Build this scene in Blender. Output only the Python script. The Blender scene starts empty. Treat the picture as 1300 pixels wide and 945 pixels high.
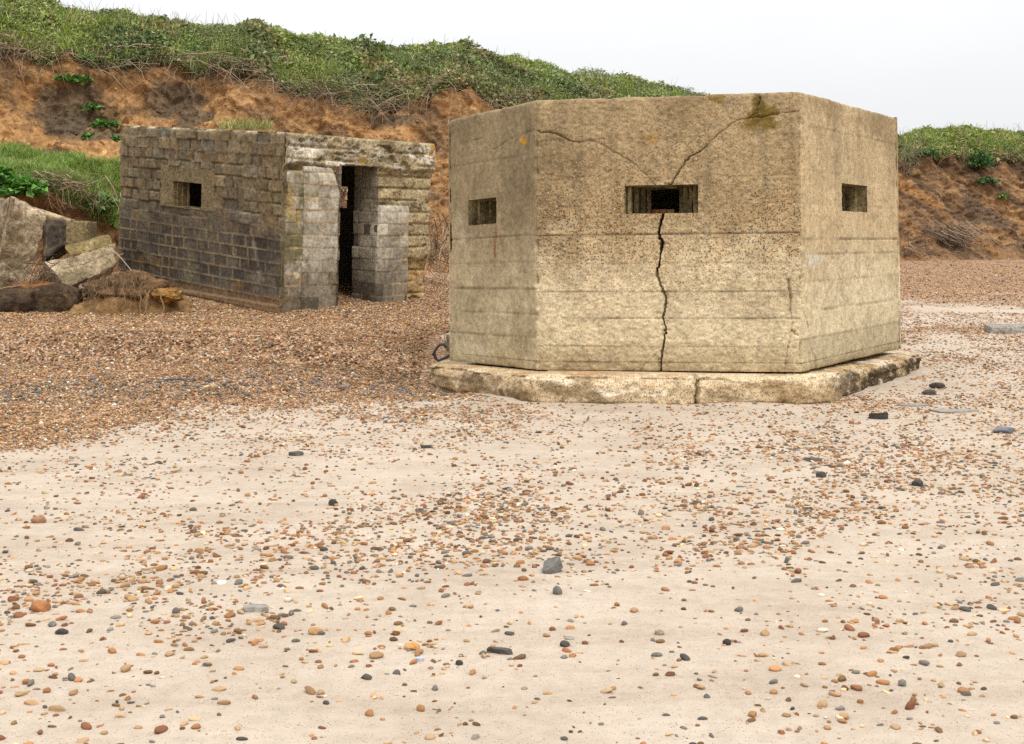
import bpy, bmesh, math, random
import numpy as np
from mathutils import Vector

random.seed(7)
rng = np.random.default_rng(11)
F, CU, CV, EZ = 1700.0, 650.0, 343.0, 1.5     # focal length in photo pixels, principal point, eye height
scene = bpy.context.scene
COL = scene.collection
V3 = lambda *a: np.array(a, dtype=float)


def un(u, v, Y):
    """photo pixel + distance -> place in the world"""
    return V3((u - CU) * Y / F, Y, EZ + (CV - v) * Y / F)


def proj(P):
    P = np.asarray(P, float)
    return CU + F * P[..., 0] / P[..., 1], CV - F * (P[..., 2] - EZ) / P[..., 1]


def lin(r, g, b):
    f = lambda c: (c / 255 / 12.92) if c <= 10 else ((c / 255 + .055) / 1.055) ** 2.4
    return np.array([f(r), f(g), f(b)])


# ---------------------------------------------------------------- noise
def _h(ix, iy, iz, seed):
    with np.errstate(over='ignore'):
        h = (ix.astype(np.int64).astype(np.uint32) * np.uint32(374761393)
             + iy.astype(np.int64).astype(np.uint32) * np.uint32(668265263)
             + iz.astype(np.int64).astype(np.uint32) * np.uint32(2147483647 - 58) + np.uint32(seed * 974711 % 2**32))
        h = (h ^ (h >> np.uint32(13))) * np.uint32(1274126177)
        h = (h ^ (h >> np.uint32(16))) * np.uint32(2246822519)
        h = h ^ (h >> np.uint32(15))
    return h.astype(np.float64) / 4294967295.0


def vn(x, y, z=0.0, seed=0):
    x, y, z = np.broadcast_arrays(np.asarray(x, float), np.asarray(y, float), np.asarray(z, float))
    x0, y0, z0 = np.floor(x), np.floor(y), np.floor(z)
    fx, fy, fz = x - x0, y - y0, z - z0
    fx, fy, fz = [t * t * (3 - 2 * t) for t in (fx, fy, fz)]
    r = 0
    for a in (0, 1):
        for b in (0, 1):
            for c in (0, 1):
                w = (fx if a else 1 - fx) * (fy if b else 1 - fy) * (fz if c else 1 - fz)
                r = r + w * _h(x0 + a, y0 + b, z0 + c, seed)
    return r


def fbm(x, y, z=0.0, o=4, seed=0, g=.5):
    r, a, n, f = 0, 1.0, 0, 1.0
    for i in range(o):
        r = r + a * vn(np.asarray(x) * f, np.asarray(y) * f, np.asarray(z) * f, seed + i * 17)
        n += a
        a *= g
        f *= 2.03
    return r / n


def worley(x, y, z, seed=0):
    """distance to the nearest of scattered points: clods, chips"""
    x0, y0, z0 = np.floor(x), np.floor(y), np.floor(z)
    best = np.full(np.shape(x), 9.0)
    for a in (-1, 0, 1):
        for b in (-1, 0, 1):
            for c in (-1, 0, 1):
                i, j, k = x0 + a, y0 + b, z0 + c
                d = (i + _h(i, j, k, seed) - x) ** 2 + (j + _h(i, j, k, seed + 5) - y) ** 2 + (k + _h(i, j, k, seed + 9) - z) ** 2
                best = np.minimum(best, d)
    return np.sqrt(best)


def sm(a, b, x):
    t = np.clip((np.asarray(x, float) - a) / (b - a), 0, 1)
    return t * t * (3 - 2 * t)


def mix(a, b, t):
    t = np.asarray(t)[..., None]
    return np.asarray(a) * (1 - t) + np.asarray(b) * t


def gauss(x, c, w):
    return np.exp(-((np.asarray(x) - c) / w) ** 2)


def seg_dist(S, T, pts):
    """distance to a polyline and the position along it (0..1)"""
    best = np.full(S.shape, 1e9)
    pos = np.zeros(S.shape)
    n = len(pts) - 1
    for i in range(n):
        (a, b), (c, d) = pts[i], pts[i + 1]
        dx, dy = c - a, d - b
        t = np.clip(((S - a) * dx + (T - b) * dy) / (dx * dx + dy * dy + 1e-12), 0, 1)
        q = np.hypot(S - a - t * dx, T - b - t * dy)
        m = q < best
        best = np.where(m, q, best)
        pos = np.where(m, (i + t) / n, pos)
    return best, pos


def jag(pts, sub=4, amp=.012, seed=0):
    """break a polyline up into a ragged one"""
    r = np.random.default_rng(seed)
    out = []
    for i in range(len(pts) - 1):
        a, b = np.array(pts[i]), np.array(pts[i + 1])
        for k in range(sub):
            p = a + (b - a) * k / sub
            if k:
                p = p + r.normal(0, amp, 2)
            out.append(tuple(p))
    out.append(tuple(pts[-1]))
    return out


# ---------------------------------------------------------------- objects
def tag(o, label=None, cat=None, group=None, kind=None):
    if label: o['label'] = label
    if cat: o['category'] = cat
    if group: o['group'] = group
    if kind: o['kind'] = kind
    return o


def thing(name, loc, label, cat, group=None):
    o = bpy.data.objects.new(name, None)
    o.empty_display_size = .3
    o.location = [float(c) for c in loc]
    COL.objects.link(o)
    return tag(o, label, cat, group)


def wloc(o):
    p = np.zeros(3)
    while o is not None:
        p = p + np.array(o.location)
        o = o.parent
    return p


def mk_mesh(name, V, Q, cols=None, attrs=None, smooth=True):
    """V (n,3); Q: list of (m,k) index arrays"""
    me = bpy.data.meshes.new(name)
    V = np.asarray(V, np.float32)
    if not isinstance(Q, (list, tuple)):
        Q = [Q]
    Q = [np.asarray(q, np.int32) for q in Q if len(q)]
    me.vertices.add(len(V))
    me.vertices.foreach_set('co', V.ravel())
    tot = sum(q.size for q in Q)
    me.loops.add(tot)
    me.loops.foreach_set('vertex_index', np.concatenate([q.ravel() for q in Q]))
    npol = sum(len(q) for q in Q)
    me.polygons.add(npol)
    st, off = [], 0
    for q in Q:
        st.append(off + np.arange(len(q), dtype=np.int32) * q.shape[1])
        off += q.size
    me.polygons.foreach_set('loop_start', np.concatenate(st))
    me.polygons.foreach_set('use_smooth', np.full(npol, smooth))
    me.update(calc_edges=True)
    if cols is not None:
        c = np.ones((len(V), 4), np.float32)
        c[:, :3] = np.asarray(cols).reshape(-1, 3)
        a = me.attributes.new('Col', 'FLOAT_COLOR', 'POINT')
        a.data.foreach_set('color', np.clip(c, 0, 1).ravel())
    for k, arr in (attrs or {}).items():
        a = me.attributes.new(k, 'FLOAT', 'POINT')
        a.data.foreach_set('value', np.asarray(arr, np.float32).ravel())
    return me


def add(name, V, Q, mat, parent=None, cols=None, attrs=None, smooth=True, origin=None):
    V = np.asarray(V, float)
    if parent is not None:
        off = wloc(parent)
    elif origin is not None:
        off = np.asarray(origin, float)
    else:
        off = V3((V[:, 0].min() + V[:, 0].max()) / 2, (V[:, 1].min() + V[:, 1].max()) / 2, V[:, 2].min())
    me = mk_mesh(name, V - off, Q, cols, attrs, smooth)
    me.materials.append(mat)
    o = bpy.data.objects.new(name, me)
    if parent is not None:
        o.parent = parent
    else:
        o.location = [float(c) for c in off]
    COL.objects.link(o)
    return o


def gridq(nr, nc, off=0, keep=None):
    i = np.arange(nr * nc).reshape(nr, nc) + off
    q = np.stack([i[:-1, :-1], i[:-1, 1:], i[1:, 1:], i[1:, :-1]], -1)
    if keep is not None:
        return q[keep]
    return q.reshape(-1, 4)


class MB:
    """collects vertices, faces, colours for ONE mesh"""
    def __init__(self):
        self.V, self.Q, self.C, self.n = [], {}, [], 0

    def add(self, V, Q, c=None):
        V = np.asarray(V, float).reshape(-1, 3)
        Q = np.asarray(Q, int)
        self.Q.setdefault(Q.shape[1], []).append(Q + self.n)
        self.V.append(V)
        c = np.zeros(3) if c is None else np.asarray(c, float)
        self.C.append(np.broadcast_to(c, V.shape) if c.ndim == 1 else c)
        self.n += len(V)

    def tube(self, pts, r0, r1=None, k=5, c=None):
        pts = np.asarray(pts, float)
        r1 = r0 if r1 is None else r1
        n = len(pts)
        tan = np.gradient(pts, axis=0)
        tan /= np.linalg.norm(tan, axis=1)[:, None] + 1e-9
        ref = V3(.3, .2, .93)
        a = np.cross(tan, ref)
        a /= np.linalg.norm(a, axis=1)[:, None] + 1e-9
        b = np.cross(tan, a)
        th = np.arange(k) * 2 * np.pi / k
        rr = np.linspace(r0, r1, n)[:, None, None]
        ring = pts[:, None] + rr * (np.cos(th)[None, :, None] * a[:, None] + np.sin(th)[None, :, None] * b[:, None])
        i = np.arange(n * k).reshape(n, k)
        j = np.roll(i, -1, 1)
        q = np.stack([i[:-1], j[:-1], j[1:], i[1:]], -1).reshape(-1, 4)
        self.add(ring.reshape(-1, 3), q, c)

    def build(self, name, mat, parent=None, smooth=True, origin=None):
        return add(name, np.concatenate(self.V), [np.concatenate(q) for q in self.Q.values()], mat, parent,
                   np.concatenate(self.C), smooth=smooth, origin=origin)


# ---------------------------------------------------------------- materials
def nodes(name):
    m = bpy.data.materials.new(name)
    m.use_nodes = True
    nt = m.node_tree
    nt.nodes.clear()
    out = nt.nodes.new('ShaderNodeOutputMaterial')
    b = nt.nodes.new('ShaderNodeBsdfPrincipled')
    nt.links.new(b.outputs[0], out.inputs[0])
    return m, nt, b


def N(nt, t, **kw):
    n = nt.nodes.new(t)
    for k, v in kw.items():
        if k in n.inputs.keys():
            n.inputs[k].default_value = v
        else:
            setattr(n, k, v)
    return n


def mixc(nt, fac, a, b, mode='MIX'):
    n = nt.nodes.new('ShaderNodeMix')
    n.data_type = 'RGBA'
    n.blend_type = mode
    for sock, val in ((n.inputs[0], fac), (n.inputs[6], a), (n.inputs[7], b)):
        if isinstance(val, bpy.types.NodeSocket):
            nt.links.new(val, sock)
        elif isinstance(val, (int, float)):
            sock.default_value = val
        else:
            sock.default_value = (*val, 1) if len(val) == 3 else val
    return n.outputs[2]


def math_(nt, op, a, b=None, clamp=False):
    n = nt.nodes.new('ShaderNodeMath')
    n.operation = op
    n.use_clamp = clamp
    for i, val in enumerate((a, b)):
        if val is None: continue
        if isinstance(val, bpy.types.NodeSocket):
            nt.links.new(val, n.inputs[i])
        else:
            n.inputs[i].default_value = val
    return n.outputs[0]


def ramp(nt, fac, stops, interp='LINEAR'):
    n = nt.nodes.new('ShaderNodeValToRGB')
    n.color_ramp.interpolation = interp
    el = n.color_ramp.elements
    while len(el) < len(stops): el.new(.5)
    for e, (p, c) in zip(el, stops):
        e.position = p
        e.color = (*c, 1) if len(c) == 3 else c
    nt.links.new(fac, n.inputs[0])
    return n.outputs[0]


def col_mat(name, rough=.9, var=.25, vscale=25, bump=.4, bscale=60, bdist=.01, agg=False, spec=.25, ascale=58, clods=False):
    """surface colour from the mesh ('Col'), broken up by noise; agg adds pebbles showing in concrete"""
    m, nt, b = nodes(name)
    at = N(nt, 'ShaderNodeAttribute', attribute_name='Col')
    tc = N(nt, 'ShaderNodeTexCoord')
    ob = tc.outputs['Object']
    n1 = N(nt, 'ShaderNodeTexNoise', Scale=vscale, Detail=6.0, Roughness=.65)
    nt.links.new(ob, n1.inputs['Vector'])
    f = ramp(nt, n1.outputs[0], [(.25, (1 - var * 1.5,) * 3), (.5, (1, 1, 1)), (.75, (1 + var,) * 3)])
    c = mixc(nt, 1.0, at.outputs['Color'], f, 'MULTIPLY')
    h = n1.outputs[0]
    if agg:
        vo = N(nt, 'ShaderNodeTexVoronoi', Scale=ascale, Randomness=1.0)
        nt.links.new(ob, vo.inputs['Vector'])
        sp = N(nt, 'ShaderNodeSeparateColor')
        nt.links.new(vo.outputs['Color'], sp.inputs[0])
        stone = ramp(nt, sp.outputs[0], [(0, lin(74, 58, 44)), (.16, lin(112, 82, 50)), (.34, lin(160, 116, 66)), (.55, lin(186, 152, 102)),
                                          (.7, lin(196, 172, 130)), (.84, lin(120, 110, 96)), (.965, lin(208, 194, 164))], 'CONSTANT')
        mask = ramp(nt, vo.outputs['Distance'], [(.38, (1, 1, 1)), (.58, (0, 0, 0))])
        pick = math_(nt, 'GREATER_THAN', sp.outputs[1], .30)
        aa = N(nt, 'ShaderNodeAttribute', attribute_name='agg')
        k = math_(nt, 'MULTIPLY', math_(nt, 'MULTIPLY', mask, pick), aa.outputs['Fac'], True)
        tinted = mixc(nt, .45, stone, mixc(nt, 1.0, stone, mixc(nt, .0, at.outputs['Color'], (1, 1, 1)), 'OVERLAY'))
        c = mixc(nt, k, c, tinted)
        # dark pits between the stones
        v2 = N(nt, 'ShaderNodeTexVoronoi', Scale=ascale * .62, Randomness=1.0)
        nt.links.new(ob, v2.inputs['Vector'])
        s2 = N(nt, 'ShaderNodeSeparateColor')
        nt.links.new(v2.outputs['Color'], s2.inputs[0])
        pm = ramp(nt, v2.outputs['Distance'], [(.16, (1, 1, 1)), (.3, (0, 0, 0))])
        pk = math_(nt, 'MULTIPLY', math_(nt, 'MULTIPLY', pm, math_(nt, 'GREATER_THAN', s2.outputs[1], .6)), aa.outputs['Fac'], True)
        c = mixc(nt, math_(nt, 'MULTIPLY', pk, .5), c, lin(74, 60, 44))
        h = math_(nt, 'SUBTRACT', math_(nt, 'ADD', h, math_(nt, 'MULTIPLY', k, .7)), pk)
    n2 = N(nt, 'ShaderNodeTexNoise', Scale=bscale, Detail=5.0, Roughness=.7)
    nt.links.new(ob, n2.inputs['Vector'])
    c = mixc(nt, 1.0, c, ramp(nt, n2.outputs[0], [(.3, (.74, .73, .71)), (.5, (1, 1, 1)), (.72, (1.17, 1.17, 1.16))]), 'MULTIPLY')
    if clods:      # crumbly earth: lumps of two sizes with cracks between
        dn = N(nt, 'ShaderNodeTexNoise', Scale=3.0, Detail=3.0)
        nt.links.new(ob, dn.inputs['Vector'])
        wv = N(nt, 'ShaderNodeVectorMath', operation='MULTIPLY_ADD')
        nt.links.new(dn.outputs['Color'], wv.inputs[0]); wv.inputs[1].default_value = (.25, .25, .25)
        nt.links.new(ob, wv.inputs[2])
        for sc_, am in ((5.0, 1.6), (16.0, .8)):
            vv = N(nt, 'ShaderNodeTexVoronoi', Scale=sc_, Randomness=1.0)
            nt.links.new(wv.outputs[0], vv.inputs['Vector'])
            s3 = N(nt, 'ShaderNodeSeparateColor'); nt.links.new(vv.outputs['Color'], s3.inputs[0])
            c = mixc(nt, 1.0, c, ramp(nt, s3.outputs[0], [(0, (.88, .87, .86)), (1, (1.1, 1.1, 1.09))]), 'MULTIPLY')
            h = math_(nt, 'SUBTRACT', h, math_(nt, 'MULTIPLY', vv.outputs['Distance'], am))
    hh = math_(nt, 'ADD', h, n2.outputs[0])
    bp = N(nt, 'ShaderNodeBump', Strength=bump, Distance=bdist)
    nt.links.new(hh, bp.inputs['Height'])
    nt.links.new(c, b.inputs['Base Color'])
    nt.links.new(bp.outputs[0], b.inputs['Normal'])
    b.inputs['Roughness'].default_value = rough
    b.inputs['Specular IOR Level'].default_value = spec
    return m


M_conc = col_mat('weathered_concrete', agg=True, var=.3, vscale=14)
M_block = col_mat('weathered_blockwork', var=.45, vscale=16, bump=.7, bscale=45, bdist=.015)
M_rough = col_mat('broken_concrete', var=.5, vscale=15, bump=.8, bscale=30, bdist=.03)
M_soil = col_mat('clay_soil', rough=1, var=.34, vscale=9, bump=.6, bscale=24, bdist=.03, spec=.05, clods=True)
M_peat = col_mat('peat_soil', rough=1, var=.5, vscale=10, bump=.9, bscale=24, bdist=.04, spec=.05)
M_stone = col_mat('beach_stone', rough=.85, var=.26, vscale=34, bump=.35, bscale=90, bdist=.005, spec=.18)
M_twig = col_mat('dry_stem', rough=.85, var=.2, vscale=10, bump=.1)


def leaf_mat(name, trans=.25):
    m, nt, b = nodes(name)
    at = N(nt, 'ShaderNodeAttribute', attribute_name='Col')
    nt.links.new(at.outputs['Color'], b.inputs['Base Color'])
    b.inputs['Roughness'].default_value = .5
    b.inputs['Specular IOR Level'].default_value = .3
    t = N(nt, 'ShaderNodeBsdfTranslucent')
    nt.links.new(mixc(nt, 1, at.outputs['Color'], (1.0, 1.15, .5), 'MULTIPLY'), t.inputs[0])
    mx = N(nt, 'ShaderNodeMixShader')
    mx.inputs[0].default_value = trans
    nt.links.new(b.outputs[0], mx.inputs[1])
    nt.links.new(t.outputs[0], mx.inputs[2])
    out = [n for n in nt.nodes if n.type == 'OUTPUT_MATERIAL'][0]
    nt.links.new(mx.outputs[0], out.inputs[0])
    return m


M_leaf = leaf_mat('green_leaf')


def plain(name, c, rough=.6, var=.15):
    m, nt, b = nodes(name)
    tc = N(nt, 'ShaderNodeTexCoord')
    n1 = N(nt, 'ShaderNodeTexNoise', Scale=20.0, Detail=5.0)
    nt.links.new(tc.outputs['Object'], n1.inputs['Vector'])
    f = ramp(nt, n1.outputs[0], [(.3, tuple(np.array(c) * (1 - var))), (.7, tuple(np.clip(np.array(c) * (1 + var), 0, 1)))])
    nt.links.new(f, b.inputs['Base Color'])
    b.inputs['Roughness'].default_value = rough
    return m


def pebble_mat():
    m, nt, b = nodes('loose_pebble')
    oi = N(nt, 'ShaderNodeObjectInfo')
    tc = N(nt, 'ShaderNodeTexCoord')
    n1 = N(nt, 'ShaderNodeTexNoise', Scale=38.0, Detail=6.0, Roughness=.7)
    ad = N(nt, 'ShaderNodeVectorMath', operation='ADD')
    nt.links.new(tc.outputs['Object'], ad.inputs[0])
    nt.links.new(oi.outputs['Location'], ad.inputs[1])
    nt.links.new(ad.outputs[0], n1.inputs['Vector'])
    f = ramp(nt, n1.outputs[0], [(.25, (.6, .58, .55)), (.5, (1, 1, 1)), (.78, (1.35, 1.32, 1.28))])
    nt.links.new(mixc(nt, 1, oi.outputs['Color'], f, 'MULTIPLY'), b.inputs['Base Color'])
    bp = N(nt, 'ShaderNodeBump', Strength=.3, Distance=.004)
    nt.links.new(n1.outputs[0], bp.inputs['Height'])
    nt.links.new(bp.outputs[0], b.inputs['Normal'])
    b.inputs['Roughness'].default_value = .85
    b.inputs['Specular IOR Level'].default_value = .18
    return m


M_peb = pebble_mat()
# ---------------------------------------------------------------- the beach
ZL = ([-60, 0, 5, 11, 13.5, 15.3, 16.5, 17.1, 18.5, 20, 22.5, 25, 28, 35, 60, 400],
      [-2.6, -1.58, -1.5, -1.45, -1.36, -1.20, -1.16, -.80, -.83, -.70, -.42, -.2, 0, .25, .5, .6])
ZR = ([-60, 0, 13.6, 17, 20, 25, 45, 60, 400], [-2.6, -1.56, -1.40, -1.22, -1.04, -.70, .36, .6, .7])


def zg(X, Y):
    X, Y = np.asarray(X, float), np.asarray(Y, float)
    yy = Y + .5 * (vn(X * .5, 3.1, 0, 5) - .5) * 2
    w = sm(0, 1, (X - np.interp(Y, [16.5, 19], [-3.6, -2.6])) / (np.interp(Y, [16.5, 19.5], [-.9, 1.2]) - np.interp(Y, [16.5, 19], [-3.6, -2.6])))
    z = np.interp(yy, *ZL) * (1 - w) + np.interp(Y, *ZR) * w
    z = z + .035 * (fbm(X * .7, Y * .7, 0, 3, 21) - .5) * sm(3, 8, Y) + .012 * (fbm(X * 2.6, Y * 2.6, 0, 3, 22) - .5)
    z = z + .07 * gauss(Y, 13.62, .2) * sm(-.1, .4, X) * sm(3.3, 2.9, X) * (vn(X * 2.3, 5.5, 0, 71) + .1)      # sand drifted against the plinth
    z = z - .17 * np.exp(-((X + 1.0) / .75) ** 2 - ((Y - 15.9) / 1.3) ** 2)      # scoured hollow at the left end of the plinth
    return z + EZ


def shingle(X, Y):
    e = np.interp(X, [-9, -6, -4.2, -3.2, -1.7, -.5, 1.0, 4.5, 6, 9, 14], [8.6, 9.6, 11.0, 13.1, 14.3, 15.0, 19, 23.5, 24.0, 25.5, 26])
    n = (fbm(X * .9, Y * .9, 0, 4, 31) - .5)
    wr = sm(1, 6, X)
    s = sm(-.9 - 2 * wr, .9 + 2.5 * wr, Y - e + n * (2.6 + 5 * wr))
    # strand line of pebbles further down the right-hand beach
    s = np.maximum(s, .75 * wr * gauss(Y, 21.6 + .12 * (X - 8), .8) * sm(.35, .6, fbm(X * .8, Y * 2, 0, 3, 33)))
    return s


def ground_at(u, v):
    """the spot on the beach seen at photo pixel u, v"""
    lo, hi = np.full(np.shape(u), 2.5), np.full(np.shape(u), 60.0)
    u, v = np.asarray(u, float), np.asarray(v, float)
    Ys = np.linspace(3, 48, 900)
    out = np.zeros(u.shape + (3,))
    for idx in np.ndindex(u.shape):
        X = (u[idx] - CU) * Ys / F
        z = zg(X, Ys)
        vv = CV - F * (z - EZ) / Ys
        k = np.argmax(vv <= v[idx])
        out[idx] = (X[k], Ys[k], z[k])
    return out


def lines(a, b, st, far):
    c = np.arange(a, b + 1e-6, st)
    g, d, lo, hi = [], st, a, b
    left, right = [], []
    while lo > -far or hi < far:
        d *= 1.35
        lo, hi = lo - d, hi + d
        left.append(max(lo, -far)); right.append(min(hi, far))
    return np.unique(np.round(np.concatenate([left, c, right]), 4))


gx, gy = lines(-12, 15, .08, 320), lines(3, 29, .08, 320)
GX, GY = np.meshgrid(gx, gy)
GZ = zg(GX, GY)
SH = shingle(GX, GY)
GZ = GZ + SH * .02 * (vn(GX * 12, GY * 12, 0, 41) - .5) * 2


def beach_mat():
    m, nt, b = nodes('sand_and_shingle')
    tc = N(nt, 'ShaderNodeTexCoord')
    ob = tc.outputs['Object']
    at = N(nt, 'ShaderNodeAttribute', attribute_name='shingle')
    # sand
    n1 = N(nt, 'ShaderNodeTexNoise', Scale=1.3, Detail=6.0, Roughness=.6)
    n2 = N(nt, 'ShaderNodeTexNoise', Scale=220.0, Detail=3.0, Roughness=.8)
    n3 = N(nt, 'ShaderNodeTexNoise', Scale=11.0, Detail=5.0, Roughness=.65)
    for n in (n1, n2, n3): nt.links.new(ob, n.inputs['Vector'])
    sand = ramp(nt, n1.outputs[0], [(.3, lin(169, 154, 137)), (.5, lin(179, 165, 148)), (.72, lin(186, 172, 156))])
    sand = mixc(nt, 1, sand, ramp(nt, n2.outputs[0], [(.25, (.72, .7, .68)), (.5, (1, 1, 1)), (.8, (1.18, 1.17, 1.15))]), 'MULTIPLY')
    sand = mixc(nt, 1, sand, ramp(nt, n3.outputs[0], [(.3, (.9, .89, .88)), (.6, (1.04, 1.04, 1.04))]), 'MULTIPLY')
    mp = N(nt, 'ShaderNodeMapping')
    mp.inputs['Scale'].default_value = (.55, 2.6, 1)
    mp.inputs['Rotation'].default_value = (0, 0, -.35)
    nt.links.new(ob, mp.inputs['Vector'])
    n4 = N(nt, 'ShaderNodeTexNoise', Scale=1.0, Detail=5.0, Roughness=.6)
    nt.links.new(mp.outputs[0], n4.inputs['Vector'])
    sand = mixc(nt, 1, sand, ramp(nt, n4.outputs[0], [(.34, (.90, .885, .87)), (.5, (1, 1, 1)), (.7, (1.03, 1.03, 1.03))]), 'MULTIPLY')
    # grit: scattered coarse grains
    vg = N(nt, 'ShaderNodeTexVoronoi', Scale=95.0)
    nt.links.new(ob, vg.inputs['Vector'])
    sg = N(nt, 'ShaderNodeSeparateColor')
    nt.links.new(vg.outputs['Color'], sg.inputs[0])
    gm = math_(nt, 'MULTIPLY', ramp(nt, vg.outputs['Distance'], [(.2, (1, 1, 1)), (.34, (0, 0, 0))]), math_(nt, 'GREATER_THAN', sg.outputs[0], .74))
    grit = ramp(nt, sg.outputs[1], [(0, lin(120, 84, 56)), (.4, lin(170, 120, 80)), (.7, lin(110, 104, 98)), (.85, lin(215, 200, 180))], 'CONSTANT')
    sand = mixc(nt, math_(nt, 'MULTIPLY', gm, .8), sand, grit)
    # shingle between the modelled pebbles
    vs = N(nt, 'ShaderNodeTexVoronoi', Scale=40.0)
    nt.links.new(ob, vs.inputs['Vector'])
    ss = N(nt, 'ShaderNodeSeparateColor')
    nt.links.new(vs.outputs['Color'], ss.inputs[0])
    shc = ramp(nt, ss.outputs[0], [(0, lin(124, 96, 72)), (.14, lin(168, 130, 96)), (.34, lin(194, 156, 120)), (.52, lin(208, 176, 142)),
                                    (.66, lin(170, 126, 94)), (.8, lin(132, 124, 118)), (.88, lin(224, 208, 188)), (.95, lin(160, 136, 114))], 'CONSTANT')
    dk = ramp(nt, vs.outputs['Distance'], [(.3, (.88, .86, .84)), (.8, (.46, .43, .40))])
    shc = mixc(nt, 1, shc, dk, 'MULTIPLY')
    sel = math_(nt, 'ADD', at.outputs['Fac'], math_(nt, 'MULTIPLY', math_(nt, 'SUBTRACT', ss.outputs[2], .5), .9))
    k = ramp(nt, sel, [(.42, (0, 0, 0)), (.58, (1, 1, 1))])
    nt.links.new(mixc(nt, k, sand, shc), b.inputs['Base Color'])
    h = math_(nt, 'ADD', math_(nt, 'ADD', math_(nt, 'MULTIPLY', n3.outputs[0], .9), math_(nt, 'MULTIPLY', n4.outputs[0], 2.2)), math_(nt, 'MULTIPLY', n2.outputs[0], .14))
    h = math_(nt, 'ADD', h, math_(nt, 'MULTIPLY', gm, .12))
    hs = math_(nt, 'MULTIPLY', math_(nt, 'SUBTRACT', 1, vs.outputs['Distance']), k)
    h = math_(nt, 'ADD', h, hs)
    bp = N(nt, 'ShaderNodeBump', Strength=.6, Distance=.022)
    nt.links.new(h, bp.inputs['Height'])
    nt.links.new(bp.outputs[0], b.inputs['Normal'])
    b.inputs['Roughness'].default_value = .95
    b.inputs['Specular IOR Level'].default_value = .12
    return m


o = add('beach', np.stack([GX, GY, GZ], -1).reshape(-1, 3), gridq(len(gy), len(gx)), beach_mat(), attrs={'shingle': SH}, origin=(0, 0, 0))
tag(o, kind='structure')

# ---------------------------------------------------------------- pebbles
PAL = [('orange brown', lin(158, 114, 76), .19), ('tan', lin(166, 134, 98), .24), ('reddish brown', lin(130, 88, 60), .12), ('pale buff', lin(192, 164, 126), .10),
       ('dark grey', lin(90, 86, 80), .07), ('mid grey', lin(120, 114, 106), .09), ('brown', lin(114, 86, 60), .12), ('whitish', lin(204, 192, 174), .02)]
PW = np.array([p[2] for p in PAL]); PW /= PW.sum()
PCOL = np.array([p[1] for p in PAL])

DV = [480, 530, 570, 610, 650, 690, 730, 770, 810, 850, 960]
DU = [-200, 0, 150, 300, 450, 600, 750, 900, 1050, 1200, 1300, 1500]
DM = np.array([
    [1, 1, 1, 1, .8, .5, .2, .2, .35, .38, .38, .38],
    [1, 1, .9, .6, .4, .4, .15, .15, .3, .36, .36, .36],
    [.5, .4, .2, .2, .13, .15, .17, .2, .28, .32, .34, .34],
    [.15, .1, .12, .16, .12, .18, .27, .31, .36, .36, .32, .3],
    [.15, .12, .15, .14, .32, .5, .6, .55, .5, .4, .3, .3],
    [.15, .15, .18, .4, .52, .5, .55, .5, .25, .12, .10, .1],
    [.3, .35, .5, .5, .48, .28, .2, .12, .14, .2, .2, .2],
    [.45, .5, .52, .5, .4, .12, .10, .12, .2, .22, .2, .2],
    [.35, .34, .3, .35, .32, .12, .12, .16, .2, .16, .12, .12],
    [.25, .25, .25, .25, .18, .10, .10, .14, .18, .10, .1, .1],
    [.2, .2, .2, .2, .16, .10, .10, .12, .15, .10, .1, .1]])


def dens(X, Y):
    u, v = proj(np.stack([X, Y, zg(X, Y)], -1))
    u = np.clip(u, DU[0], DU[-1] - 1e-3); v = np.clip(v, DV[0], DV[-1] - 1e-3)
    i = np.searchsorted(DV, v, 'right') - 1
    j = np.searchsorted(DU, u, 'right') - 1
    dv, du = np.array(DV), np.array(DU)
    fv = (v - dv[i]) / (dv[i + 1] - dv[i]); fu = (u - du[j]) / (du[j + 1] - du[j])
    return (DM[i, j] * (1 - fv) * (1 - fu) + DM[i + 1, j] * fv * (1 - fu) + DM[i, j + 1] * (1 - fv) * fu + DM[i + 1, j + 1] * fv * fu)


def ico(sub):
    bm = bmesh.new()
    bmesh.ops.create_icosphere(bm, subdivisions=sub, radius=1)
    V = np.array([v.co[:] for v in bm.verts]); Q = np.array([[v.index for v in f.verts] for f in bm.faces])
    bm.free()
    return V, Q


def pebble_shapes(sub, n, seed, lump=.42, flat=0.0):
    V0, Q = ico(sub)
    out = []
    for k in range(n):
        r = 1 + lump * (fbm(V0[:, 0] * .9 + k * 7, V0[:, 1] * .9, V0[:, 2] * .9, 2, seed + k) - .5) * 2
        W = V0 * r[:, None]
        # squarish, flat-sided beach stones: pull towards a few cutting planes
        rr = np.random.default_rng(seed * 31 + k)
        for c in range(5):
            nrm = rr.normal(0, 1, 3); nrm /= np.linalg.norm(nrm)
            d = rr.uniform(.62, .9)
            ex = np.clip(W @ nrm - d, 0, None)
            W = W - ex[:, None] * nrm * .8
        out.append(W)
    return out, Q


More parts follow.
